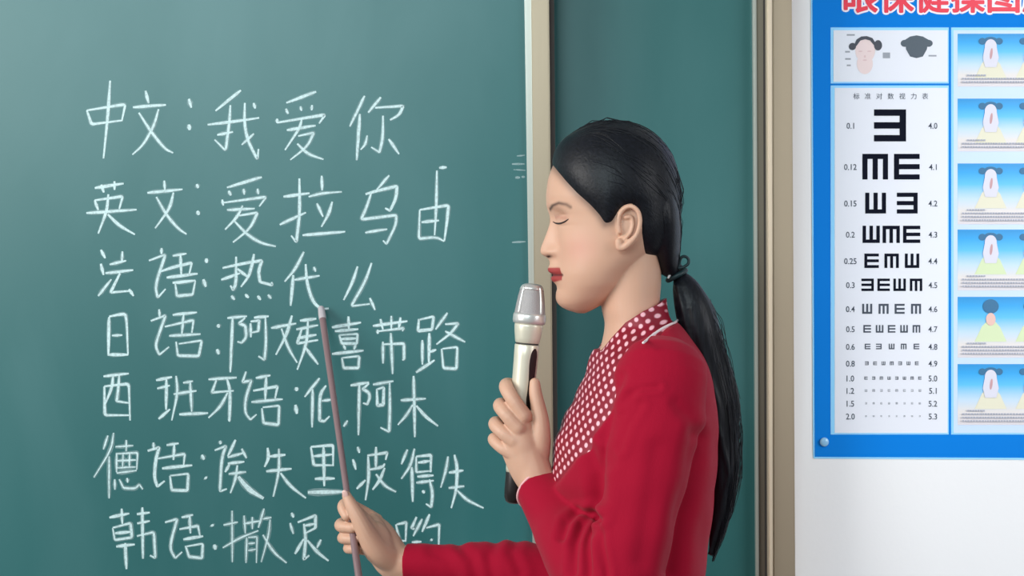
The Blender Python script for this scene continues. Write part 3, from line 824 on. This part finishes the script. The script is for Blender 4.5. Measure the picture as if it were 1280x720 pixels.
blend(np.maximum(up, lo) * .92, (158, 34, 42))
crease = isface * (D < .03) * np.exp(-((Vv-344.0)/1.3)**2) * (1 - smoothstep(U, 703, 709))  # shade between the lips, put into the skin colour
blend(crease * .9, (70, 14, 18))
browd = seg_dist(np.stack([U, Vv], 1), [(686.5, 263.5), (690, 258.5), (697, 256.2), (706, 258.5), (711, 262)])
blend(isface * (D > .008) * (D < .055) * np.exp(-(browd/2.0)**2) * (.88 - .25 * smoothstep(U, 692, 710)), (62, 44, 40))
nostril = isface * (D > .003) * (D < .013) * np.exp(-((U-685.5)/3.6)**2 - ((Vv-320.8)/1.8)**2)  # dark of the nostril opening, painted on the skin
blend(nostril * 1.1, (60, 26, 24))
shadow_lid = isface * (D > .012) * (D < .05) * np.exp(-(seg_dist(np.stack([U, Vv], 1), [(690, 273), (697, 272), (706, 275)]) / 3.2)**2)  # shading of the eyelid, painted into the skin colour
blend(shadow_lid * .5, (168, 112, 100))
HLR = [(684, 196), (690, 204), (697, 213), (708, 226), (722, 241), (738, 255), (750, 268), (757, 279), (764, 277), (771, 266), (780, 256)]
Upr = 640 + C[:, 0] / C[:, 1] * FPX; Vpr = 360 - (C[:, 2] - CAMZ) / (YM - np.abs(C[:, 1] - YM)) * FPX
Upr = 640 + C[:, 0] / (YM - np.abs(C[:, 1] - YM)) * FPX
hd = seg_dist(np.stack([Upr, Vpr], 1), HLR)
blend(np.where(Upr < 772, np.exp(-(hd/6.5)**2) * .62, 0), (52, 40, 40))
ca = me.color_attributes.new('tone', 'FLOAT_COLOR', 'POINT')
ca.data.foreach_set('color', np.concatenate([tone, np.ones((len(C), 1))], 1).astype(np.float32).ravel())

def bvh_of(o):
    me = o.data
    return BVHTree.FromPolygons([v.co for v in me.vertices], [tuple(p.vertices) for p in me.polygons])
bv_body = bvh_of(body)

def project(bv, px, py, Yref, side=-1, lift=0.0):
    """drop a point onto a surface, coming from the camera side (side -1) or from the far side"""
    a = W(px, py, Yref)
    o = Vector((a.x, YM + side * 0.6, a.z))
    h = bv.ray_cast(o, Vector((0, -side, 0)))
    if h[0] is None: return None
    return h[0] + Vector((0, side * lift, 0))

# closed eyes: a lash line on each lid
M_lash = mat('dark_lashes', lin(40, 28, 28), 0.6)
for side in (-1, 1):
    pts = []
    for px, py, r in ((691, 277.5, .0004), (694.5, 279.6, .0009), (699, 280.4, .0011), (704, 279.2, .0010), (708.5, 276.3, .0006)):
        q = project(bv_body, px, py, YM, side, 0.0002)
        if q: pts.append(tuple(q) + (r,))
    if len(pts) > 2:
        v, f = tube_vf(pts, 8, 4)
        link('eyelashes', mesh_from('eyelashes', v, f), M_lash, body, True)
M_nail = mat('fingernail_pink', lin(232, 190, 180), 0.25)
v, f = ball_vf(W(431.5, 617.5, YR - .0268), (.0040, .0012, .0058), 14, Matrix.Rotation(math.radians(-26), 3, 'Y'))
link('fingernail', mesh_from('fingernail', v, f), M_nail, body, True)

# hair --------------------------------------------------------------
def hair_material(name, tie=None):
    m = bpy.data.materials.new(name); m.use_nodes = True
    nt = m.node_tree; N = nt.nodes; L = nt.links; b = N['Principled BSDF']
    tc = N.new('ShaderNodeTexCoord')
    n = N.new('ShaderNodeTexNoise'); n.inputs['Detail'].default_value = 3
    if tie is not None:
        s = N.new('ShaderNodeVectorMath'); s.operation = 'SUBTRACT'; s.inputs[1].default_value = tie
        L.new(tc.outputs['Object'], s.inputs[0])
        nn = N.new('ShaderNodeVectorMath'); nn.operation = 'NORMALIZE'; L.new(s.outputs[0], nn.inputs[0])
        L.new(nn.outputs[0], n.inputs['Vector']); n.inputs['Scale'].default_value = 55
    else:
        mp = N.new('ShaderNodeMapping'); mp.inputs['Scale'].default_value = (420, 420, 14); mp.inputs['Rotation'].default_value = (0, math.radians(-8), 0)
        L.new(tc.outputs['Object'], mp.inputs['Vector']); L.new(mp.outputs[0], n.inputs['Vector']); n.inputs['Scale'].default_value = 1
    r = N.new('ShaderNodeValToRGB')
    r.color_ramp.elements[0].position = .3; r.color_ramp.elements[0].color = lin(9, 11, 16)
    r.color_ramp.elements[1].position = .75; r.color_ramp.elements[1].color = lin(24, 26, 34)
    L.new(n.outputs['Fac'], r.inputs[0]); L.new(r.outputs[0], b.inputs['Base Color'])
    bp = N.new('ShaderNodeBump'); bp.inputs['Strength'].default_value = 0.35; bp.inputs['Distance'].default_value = 0.0012
    L.new(n.outputs['Fac'], bp.inputs['Height']); L.new(bp.outputs[0], b.inputs['Normal'])
    b.inputs['Roughness'].default_value = 0.45
    b.inputs['Specular IOR Level'].default_value = 0.27
    return m
tie = W(845, 338, YM)
M_hair = hair_material('black_hair', tuple(tie))
M_tail = hair_material('black_hair_long')

# scalp hair: the skull lifted by up to 8 mm behind the hairline
HL = [(684, 196), (690, 204), (697, 213), (708, 226), (722, 241), (738, 255), (750, 268), (757, 279), (764, 277), (771, 266), (780, 256), (790, 253), (799, 260), (803, 275), (803, 292), (806, 312), (812, 332), (820, 350)]
def hair_side(U, V_):
    """signed distance in px: positive on the hair side of the hairline"""
    Pn = np.stack([U, V_], 1)
    d = seg_dist(Pn, HL)
    poly = HL + [(820, 480), (560, 480), (560, 196)]
    inside = np.zeros(len(U), bool)
    j = len(poly) - 1
    for i in range(len(poly)):
        xi, yi = poly[i]; xj, yj = poly[j]
        with np.errstate(divide='ignore', invalid='ignore'):
            c = ((yi > V_) != (yj > V_)) & (U < (xj - xi) * (V_ - yi) / (yj - yi + 1e-12) + xi)
        inside ^= c; j = i
    return np.where(inside, -d, d)
G = P.copy().reshape(rows_, n_, 3)
ysg = np.repeat(ys[:, None], n_, 1)
base_g = np.repeat(interp(ys, BASE)[:, None], n_, 1)
Ug = G[:, :, 0] / PXM + 640
# perspective of the near side: hairline in the photo is seen at the surface depth
scale_n = YM / (YM - np.abs(G[:, :, 1] - YM))
Us = 640 + (Ug - 640) * scale_n; Vs = 360 + (ysg - 360) * scale_n
sd = hair_side(Us.ravel(), Vs.ravel()).reshape(rows_, n_)
gu = np.roll(G, -1, 1) - np.roll(G, 1, 1); gv = np.gradient(G, axis=0)
nrm = np.cross(gv, gu); nrm /= np.linalg.norm(nrm, axis=2, keepdims=True) + 1e-9
cen = G.mean(1, keepdims=True)
if ((G - cen) * nrm).sum() < 0: nrm = -nrm
off = np.clip(sd * 0.00055, -0.0035, 0.0)
off = np.where(sd > 0, 0.0078 * (1 - np.exp(-sd / 11.0)) + 0.0006, off)
HG = G + nrm * off[:, :, None]
hv = HG.reshape(-1, 3).tolist()
NAPE = [(232, 806, 838, .046), (250, 800, 846, .062), (272, 803, 849.5, .064), (295, 805, 850.5, .058), (315, 808, 849.5, .048), (330, 814, 848, .034), (341, 824, 847.5, .020), (347, 834, 847, .010)]
hair = union('hair', [(hv, HF), loft_vf(NAPE, YM, 40, 48, 2.0)], 0.0017, 14, M_hair, woman)

bv_hair = bvh_of(hair)
rg = random.Random(5)
strands = []
NB = 9
for side in (-1, 1):
    for i in range(330):
        # start somewhere along the hairline (or over the crown), run back to the tie
        t = rg.random()
        if i % 3:
            k = t * 8.0; a = int(k); fr = k - a
            hx = HL[a][0] * (1-fr) + HL[a+1][0] * fr; hy = HL[a][1] * (1-fr) + HL[a+1][1] * fr
            hx += rg.uniform(-4.5, 6); hy += rg.uniform(-3, 3)
            q = project(bv_body, hx, hy, 1.70 if hx > 705 else 1.73, side, 0.0003)
            q2 = project(bv_hair, hx, hy, 1.70 if hx > 705 else 1.73, side, 0.0002)
            if q is None or q2 is None: continue
            q = q if (q.y - q2.y) * side > 0 else q2
        else:
            an = rg.uniform(-1.45, 1.45)
            o_ = Vector((W(rg.uniform(700, 790), 0, YM).x, YM, CAMZ + .02))
            h = bv_hair.ray_cast(o_, Vector((rg.uniform(-.25, .1), math.sin(an), math.cos(an) + .3)).normalized())
            if h[0] is None: continue
            q = h[0]
        e = tie + Vector((rg.uniform(-.002, .003), side * rg.uniform(.001, .010), rg.uniform(-.008, .004)))
        pts = []
        bow = rg.uniform(.010, .030)
        for k in range(NB + 1):
            f_ = k / NB
            p_ = q.lerp(e, f_) + Vector((0, 0, bow * math.sin(math.pi * f_)))
            if k:
                nr = bv_hair.find_nearest(p_)
                if nr[0] is not None:
                    out = nr[0] + nr[1] * (0.0001 + 0.0002 * rg.random())
                    p_ = out
            pts.append(tuple(p_) + (0.00022 + 0.00022 * math.sin(math.pi * min(1, f_ + .15)),))
        A_ = np.array(pts)[:, :3]; sc_n = YM / (YM - np.abs(A_[:, 1] - YM))
        if hair_side(640 + A_[:, 0]/PXM*sc_n, 360 - (A_[:, 2]-CAMZ)/PXM*sc_n).min() < -5: continue
        strands.append(tube_vf(pts, 4, 2))
so = link('combed_strands', join_meshes('combed_strands', strands), M_tail, hair, True); so['kind'] = 'stuff'
TAIL = [(845, 338, .0100, 1.76), (849, 344, .0085, 1.76), (856, 358, .0160, 1.758), (866, 384, .0225, 1.755), (875, 415, .0245, 1.755), (886, 455, .0235, 1.757), (897, 505, .0225, 1.758), (903, 550, .0205, 1.758), (905, 590, .0180, 1.758), (901, 630, .0140, 1.758), (895, 665, .0085, 1.757), (889, 692, .0030, 1.756)]
tail_parts = [tube_vf([tuple(W(a, b, y)) + (r,) for a, b, r, y in TAIL], 18, 6)]
rg = random.Random(11)
for i in range(26):      # locks that break up the outline
    a0 = rg.uniform(0, 2*math.pi)
    st = rg.randint(2, 6); pts = []
    last = rg.randint(9, 11)
    for k in range(st, last + 1):
        a, b, r, y = TAIL[k]
        c = W(a, b, y); rr = r * rg.uniform(0.75, 0.98)
        a0 += rg.uniform(-.15, .15)
        fr = (k - st) / max(1, last - st)
        pts.append((c.x + math.cos(a0)*rr + fr * rg.uniform(-.004, .006), c.y + math.sin(a0)*rr, c.z, 0.0036 * (1 - fr) + 0.0012))
    tail_parts.append(tube_vf(pts, 8, 4))
tail = union('ponytail', tail_parts, 0.0020, 1, M_tail, woman)
wisps = []
for i in range(110):     # single flyaway strands
    k0 = rg.randint(3, 9); a0 = rg.uniform(-1.3, 1.3); pts = []
    for k in range(k0, min(k0 + 3, 11) + 1):
        a, b, r, y = TAIL[k]; c = W(a, b, y)
        rr = r * rg.uniform(0.98, 1.22)
        pts.append((c.x + math.cos(a0)*rr, c.y + math.sin(a0)*rr, c.z + rg.uniform(-.01, .01), 0.00035))
    wisps.append(tube_vf(pts, 4, 4))
o = link('loose_strands', join_meshes('loose_strands', wisps), M_tail, tail, True); o['kind'] = 'stuff'

M_tie = mat('dark_green_elastic', lin(18, 44, 48), 0.5)
M_bead = mat('pale_bead', lin(226, 226, 226), 0.2)
ring = []
for i in range(25):
    a = 2*math.pi*i/24
    ring.append((tie.x + .0125*math.cos(a)*0.85 + .001, tie.y + .0125*math.sin(a), tie.z - .006 + .006*math.cos(a), .0032))
ht = link('hair_tie', mesh_from('hair_tie', *tube_vf(ring, 10, 2)), M_tie, hair, True)
lp = [W(848, 334, YM-.012), W(851, 323, YM-.014), W(856, 320.5, YM-.014), W(860.5, 324, YM-.014), (W(860, 330, YM-.014)), W(854, 334, YM-.013), W(848, 335, YM-.012)]
link('tie_bow', mesh_from('tie_bow', *tube_vf([tuple(q) + (.0018,) for q in lp], 8, 4)), M_tie, hair, True)
v, f = tube_vf([tuple(W(835.5, 347, YM-.0125)) + (.0013,), tuple(W(838.5, 341.5, YM-.0135)) + (.0016,)], 10, 3)
link('tie_bead', mesh_from('tie_bead', v, f), M_bead, hair, True)

# clothes ------------------------------------------------------------
def polka():
    m = bpy.data.materials.new('crimson_polka_dot_silk'); m.use_nodes = True
    nt = m.node_tree; N = nt.nodes; L = nt.links; b = N['Principled BSDF']
    tc = N.new('ShaderNodeTexCoord')
    mp = N.new('ShaderNodeMapping'); mp.inputs['Rotation'].default_value = (0, math.radians(38), 0); mp.inputs['Scale'].default_value = (1/.0098, 0.0, 1/.0098)
    # dots wrap round the chest: distance from the mid plane adds to the sideways coordinate
    sp = N.new('ShaderNodeSeparateXYZ'); L.new(tc.outputs['Object'], sp.inputs[0])
    dy = N.new('ShaderNodeMath'); dy.operation = 'SUBTRACT'; dy.inputs[1].default_value = YM; L.new(sp.outputs['Y'], dy.inputs[0])
    ay = N.new('ShaderNodeMath'); ay.operation = 'ABSOLUTE'; L.new(dy.outputs[0], ay.inputs[0])
    ad = N.new('ShaderNodeMath'); ad.operation = 'MULTIPLY_ADD'; ad.inputs[1].default_value = 0.4; L.new(ay.outputs[0], ad.inputs[0]); L.new(sp.outputs['X'], ad.inputs[2])
    cb = N.new('ShaderNodeCombineXYZ'); L.new(ad.outputs[0], cb.inputs['X']); L.new(sp.outputs['Z'], cb.inputs['Z'])
    L.new(cb.outputs[0], mp.inputs['Vector'])
    fr = N.new('ShaderNodeVectorMath'); fr.operation = 'FRACTION'; L.new(mp.outputs[0], fr.inputs[0])
    sb = N.new('ShaderNodeVectorMath'); sb.operation = 'SUBTRACT'; sb.inputs[1].default_value = (.5, 0, .5); L.new(fr.outputs[0], sb.inputs[0])
    ln = N.new('ShaderNodeVectorMath'); ln.operation = 'LENGTH'; L.new(sb.outputs[0], ln.inputs[0])
    r = N.new('ShaderNodeMapRange'); r.inputs[1].default_value = .20; r.inputs[2].default_value = .33; r.inputs[3].default_value = 1; r.inputs[4].default_value = 0
    L.new(ln.outputs['Value'], r.inputs[0])
    mx = N.new('ShaderNodeMix'); mx.data_type = 'RGBA'; mx.inputs[6].default_value = lin(138, 6, 38); mx.inputs[7].default_value = lin(250, 190, 200)
    L.new(r.outputs[0], mx.inputs[0]); L.new(mx.outputs[2], b.inputs['Base Color'])
    b.inputs['Roughness'].default_value = .55
    return m
M_polka = polka()
M_knit = mat('crimson_knit', lin(158, 0, 40), 0.85, bump=((900, 900, 900), 0.25, 0.0008), var=(9, 0.06), sheen=0.05, spec=0.2)
M_trim = mat('white_blouse_trim', lin(246, 228, 230), 0.6)
M_cuff = mat('pale_pink_cuff', lin(232, 178, 180), 0.6)

def cutter(poly, name):
    v, f = prism_vf([(W(x, y, YM).x, W(x, y, YM).z) for x, y in poly], YM - .5, YM + .5)
    me = mesh_from(name, v, f); fix_normals(me)
    o = bpy.data.objects.new(name, me); COL.objects.link(o)
    return o

def cut(o, poly, m):
    c = cutter(poly, 'cut')
    def mods(q):
        b = q.modifiers.new('b', 'BOOLEAN'); b.operation = 'DIFFERENCE'; b.object = c; b.solver = 'EXACT'
    bake(o, mods)
    bpy.data.objects.remove(c)
    o.data.materials.clear(); o.data.materials.append(m)
    for p in o.data.polygons: p.use_smooth = True; p.material_index = 0

COLLAR = [(366, 748, 833, .0545), (385, 750, 833, .0545), (405, 753, 838, .058), (425, 748, 850, .068), (445, 740, 862, .085), (462, 733, 868, .10)]
blouse = union('blouse', [loft_vf(COLLAR, YM, 40, 64, 2.0, 0.001), loft_vf([r for r in TORSO if r[0] < 800], YM, 60, 72, 2.2, -0.003)], 0.0026, 2, None, None)
me = blouse.data; C = coords(me); Nn = normals(me)      # soft gathers running down the front
wv = np.sin((C[:, 0]*0.72 + C[:, 2]*0.55) * 2*math.pi/.030 + C[:, 1]*30) * 0.0011
C2 = C + Nn * wv[:, None]
me.vertices.foreach_set('co', C2.astype(np.float32).ravel()); me.update()
cut(blouse, [(842, 367), (822, 379), (800, 388), (778, 402), (762, 421), (751, 437), (700, 437), (560, 437), (560, 250), (842, 250)], M_polka)
blouse.parent = woman; blouse.matrix_parent_inverse = Matrix.Translation(woman.location).inverted()

VCUT = [(858, 392), (846, 402), (826, 411), (806, 424), (786, 440), (768, 470), (752, 505), (732, 540), (711, 570), (688, 606), (560, 606), (560, 300), (858, 300)]
trunk = union('trunk', [loft_vf(TORSO, YM, 110, 84, 2.25, 0.003)], 0.0028, 1, None, None)
cut(trunk, VCUT, M_knit)
trunk_vf = ([v.co.copy() for v in trunk.data.vertices], [tuple(p.vertices) for p in trunk.data.polygons])
bpy.data.objects.remove(trunk)
cardigan = union('cardigan', [trunk_vf, tube_vf(TP(NEAR), 36, 10, open_end=True), tube_vf(TP(FAR), 30, 10, open_end=True)], 0.0024, 4, None, None)
me = cardigan.data
FOLDS = [  # (polyline in photo pixels, depth m, width px, side: -1 near, 1 far)
 ([(742, 643), (722, 640), (708, 652), (702, 672)], .0035, 5, -1), ([(744, 648), (728, 655), (719, 680), (716, 715)], .0040, 5, -1),
 ([(747, 652), (737, 675), (735, 720)], .0030, 4, -1), ([(750, 652), (752, 680), (758, 720)], .0035, 5, -1),
 ([(742, 640), (752, 646)], .0045, 6, -1),
 ([(822, 484), (800, 486), (785, 494), (776, 505)], .0018, 4, -1), ([(790, 500), (776, 520), (768, 548), (762, 580)], .0022, 7, -1),
 ([(800, 506), (785, 530), (776, 560)], .0018, 5, -1), ([(846, 505), (862, 522), (874, 545)], .0016, 7, -1),
 ([(868, 545), (862, 600), (848, 650), (838, 715)], .0045, 10, -1), ([(735, 560), (748, 590), (750, 625)], .0035, 8, -1),
 ([(820, 560), (812, 620), (800, 700)], .0012, 9, -1), ([(778, 470), (764, 505), (756, 545)], .0022, 6, -1),
 ([(575, 682), (590, 700), (596, 722)], .0040, 6, 1), ([(620, 678), (612, 695), (616, 722)], .0035, 6, 1), ([(648, 672), (640, 690), (650, 715)], .0035, 6, 1),
 ([(540, 690), (560, 700), (570, 722)], .0020, 6, 1)]
C = coords(me); Nn = normals(me)
dist = C[:, 1]
Up = 640 + C[:, 0] / dist * FPX; Vp = 360 - (C[:, 2] - CAMZ) / dist * FPX
disp = np.zeros(len(C))
near = smoothstep(-(C[:, 1] - YM), -0.01, 0.05)
farm = (C[:, 1] > 1.86)
for poly, dp, wd, side in FOLDS:
    d = seg_dist(np.stack([Up, Vp], 1), poly)
    wgt = near if side < 0 else farm * 0.6
    disp -= wgt * (dp * np.exp(-(d/wd)**2) - dp * 0.45 * np.exp(-((d - wd*2.0)/wd)**2))
# broad cloth undulation
disp += 0.0013 * np.sin(C[:, 2]*75 + C[:, 0]*40 + np.sin(C[:, 1]*60)) * np.sin(C[:, 0]*52 - C[:, 2]*31)
C = C + Nn * disp[:, None]
me.vertices.foreach_set('co', C.astype(np.float32).ravel()); me.update()
cardigan.data.materials.clear(); cardigan.data.materials.append(M_knit)
cardigan.parent = woman; cardigan.matrix_parent_inverse = Matrix.Translation(woman.location).inverted()
bv_card = bvh_of(cardigan)

# white collar edge lying round the neckline
bv_blouse = bvh_of(blouse)
pts = []
eye = Vector((0, 0, CAMZ))
for a, b in ((804, 428.5), (808, 425.5), (817, 418), (828, 410.5), (838, 405.5), (844, 403)):
    dr = (W(a, b, 1.7) - eye).normalized()
    hs = [h for h in (bv_card.ray_cast(eye, dr), bv_blouse.ray_cast(eye, dr)) if h[0] is not None]
    if hs:
        h = min(hs, key=lambda q: q[3]); pts.append((h[3], dr))
if pts:
    kx = np.arange(len(pts)); dd = np.array([q[0] for q in pts]); ft = np.polyval(np.polyfit(kx, dd, 2), kx)
    ft -= max(0, (ft - dd).max()) + .0008
    pts = [tuple(eye + q[1] * float(f_)) + (.0015,) for q, f_ in zip(pts, ft)]
if len(pts) > 2:
    back_ = [(x, 2*YM - y, z, r) for x, y, z, r in reversed(pts)]
    mid = [(W(849, 399, YM).x, YM, W(849, 399, YM).z, .0019)]
    link('collar_edge', mesh_from('collar_edge', *tube_vf(pts + mid, 10, 5)), M_trim, cardigan, True)

# pale cuff edge round the left wrist, small pearl on it
a = Vector(TP([NEAR[-1]])[0][:3]); b = Vector(TP([NEAR[-2]])[0][:3])
ax = (a - b).normalized(); u = ax.cross(Vector((0, 1, 0))).normalized(); w2 = ax.cross(u)
cc = a + ax * .0012
ringp = []
for i in range(33):
    t = 2*math.pi*i/32
    ringp.append(tuple(cc + u * 0.0282*math.cos(t) + w2 * 0.0282*math.sin(t)) + (.0016,))
link('cuff_edge', mesh_from('cuff_edge', *tube_vf(ringp, 10, 2)), M_cuff, cardigan, True)
v, f = ball_vf(W(659.5, 641, 1.722), (.0028, .0028, .0055), 14)
link('cuff_pearl', mesh_from('cuff_pearl', v, f), M_bead, cardigan, True)

# lower clothes, below the picture's edge
M_trs = mat('dark_trousers', lin(34, 36, 46), 0.8)
legs = []
for s in (-1, 1):
    yy = YM + s * .085
    X = lambda px: W(px, 0, YM).x
    legs.append(tube_vf([(X(800), yy, .86, .088), (X(802), yy, .70, .082), (X(798), yy, .48, .062), (X(805), yy, .30, .056), (X(808), yy, .10, .052)], 24, 6))
legs.append(ball_vf((W(800, 0, YM).x, YM, .86), (.105, .165, .12), 28))
union('trousers', legs, 0.006, 2, M_trs, woman)
M_shoe = mat('black_shoe_leather', lin(22, 22, 26), 0.3)
for s in (-1, 1):
    yy = YM + s * .085; x = W(806, 0, YM).x
    union('shoe', [tube_vf([(x + .03, yy, .040, .040), (x - .04, yy, .042, .040), (x - .12, yy, .030, .030), (x - .165, yy, .024, .022)], 18, 5), ball_vf((x + .01, yy, .075), (.05, .042, .05), 18)], .004, 2, M_shoe, woman)

# ---------------------------------------------------------------- microphone
mic_top = W(665.5, 355, YL); mic_bot = W(641.5, 628, YL)
axis = (mic_bot - mic_top); LEN = axis.length; axis.normalize()
mic = thing('microphone', 'champagne and silver wireless microphone held in front of the woman\'s mouth', 'microphone', mic_bot)
su = Vector((0, 1, 0)).cross(axis).normalized(); sv = axis.cross(su)
def lathe(name, prof, m, parent, n=40):
    """prof: (distance from the top in px, radius in px)"""
    V = []; F = []
    for d, r in prof:
        c = mic_top + axis * (d * YL / FPX)
        for j in range(n):
            t = 2*math.pi*j/n
            V.append(c + (su*math.cos(t) + sv*math.sin(t)) * (r * YL / FPX))
    k = len(prof)
    for i in range(k-1):
        for j in range(n):
            F.append((i*n+j, i*n+(j+1) % n, (i+1)*n+(j+1) % n, (i+1)*n+j))
    F.append(tuple(reversed(range(n)))); F.append(tuple((k-1)*n+j for j in range(n)))
    me = mesh_from(name, V, F); fix_normals(me)
    return link(name, me, m, parent, True)
M_silver = mat('satin_silver', lin(216, 214, 210), 0.32, 0.55)
M_grille = mat('grille_mesh', lin(176, 172, 172), 0.5, 0.4, bump=((1400, 1400, 1400), 0.8, 0.001))
M_cham = mat('champagne_body', lin(222, 216, 196), 0.35, 0.3)
M_black = mat('black_plastic', lin(24, 18, 18), 0.35)
lathe('grille', [(0, 6), (0.8, 10), (2.5, 12.6), (5, 14), (9, 15.2), (16, 16.6), (26, 18), (36, 19.2), (40, 19.4)], M_grille, mic)
lathe('grille_cap', [(-.6, 4), (0.2, 9.5), (2, 12.6), (4.4, 14.2), (7.5, 15.3), (7.8, 14.6), (5, 13.5)], M_silver, mic)
for k in range(4):       # flat metal ribs down the basket
    t = math.pi/4 + k*math.pi/2
    pts = []
    for d, r in ((5, 14.2), (9, 15.4), (16, 16.8), (26, 18.3), (36, 19.4)):
        c = mic_top + axis*(d*YL/FPX) + (su*math.cos(t) + sv*math.sin(t))*(r*YL/FPX)
        pts.append(tuple(c) + (.0016,))
    link('grille_rib', mesh_from('grille_rib', *tube_vf(pts, 8, 4)), M_silver, mic, True)
lathe('grille_ring', [(37, 18.5), (37.5, 20), (40, 20.6), (46, 20.6), (49, 20), (50, 18)], M_silver, mic)
lathe('collar', [(50, 17.6), (53, 17.8), (60, 17.2), (68, 16.0), (73, 15.2), (74, 14.4)], M_cham, mic)
lathe('collar_groove', [(73, 14.3), (76.5, 14.3)], M_gap_shade, mic)
bd = lathe('handle', [(76, 14.8), (77, 15.4), (90, 15.2), (120, 14.8), (160, 14.2), (200, 13.4), (232, 12.8), (236, 12.4)], M_cham, mic)
lathe('antenna_cap', [(235, 12.2), (238, 12.6), (258, 12.4), (268, 11.6), (273, 9.5), (275, 6)], M_black, mic)
# dark control strip along the handle, on its right side as seen from the camera
V = []; F = []
st = []
t0 = math.radians(0)
cdir = Vector((0, -1, 0)); cright = su if su.x > 0 else -su
for d in np.linspace(80, 158, 24):
    rr = 15.35 - (d - 77) * 0.0145
    hwid = 0.42 * math.sqrt(max(0.0, 1 - abs((d - 119) / 39.5) ** 5))
    for a_ in (-1, -.5, 0, .5, 1):
        ang = math.radians(42) + a_ * hwid
        c = mic_top + axis*(d*YL/FPX) + (cdir*math.cos(ang) + cright*math.sin(ang)) * ((rr + .35 - .3*abs(a_))*YL/FPX)
        V.append(c)
for i in range(23):
    for j in range(4):
        F.append((i*5+j, i*5+j+1, (i+1)*5+j+1, (i+1)*5+j))
link('control_strip', mesh_from('control_strip', V, F), M_black, mic, True)

# ---------------------------------------------------------------- pointer
tipP = W(401.5, 386, Y_FRONT - .009); hp = W(438.5, 650, YR - .001)
d = (hp - tipP)
endP = tipP + d * 1.62
stick = thing('pointer_stick', 'slim brown wooden pointer resting on the chalkboard, held in the far hand', 'pointer', endP)
M_wood = mat('worn_pinkish_wood', lin(134, 108, 110), 0.32, bump=((300, 300, 12), 0.2, 0.001), var=(14, 0.18), coat=0.3)
link('shaft', mesh_from('shaft', *tube_vf([tuple(tipP + d*t) + (r,) for t, r in ((0.03, .0052), (.4, .0048), (.8, .0046), (1.3, .0050), (1.62, .0054))], 16, 6)), M_wood, stick, True)
link('tip', mesh_from('tip', *tube_vf([tuple(tipP + d*t) + (r,) for t, r in ((0.0, .0050), (.035, .0058), (.05, .0056))], 16, 4)), mat('pale_rubber_tip', lin(190, 182, 186), 0.5), stick, True)
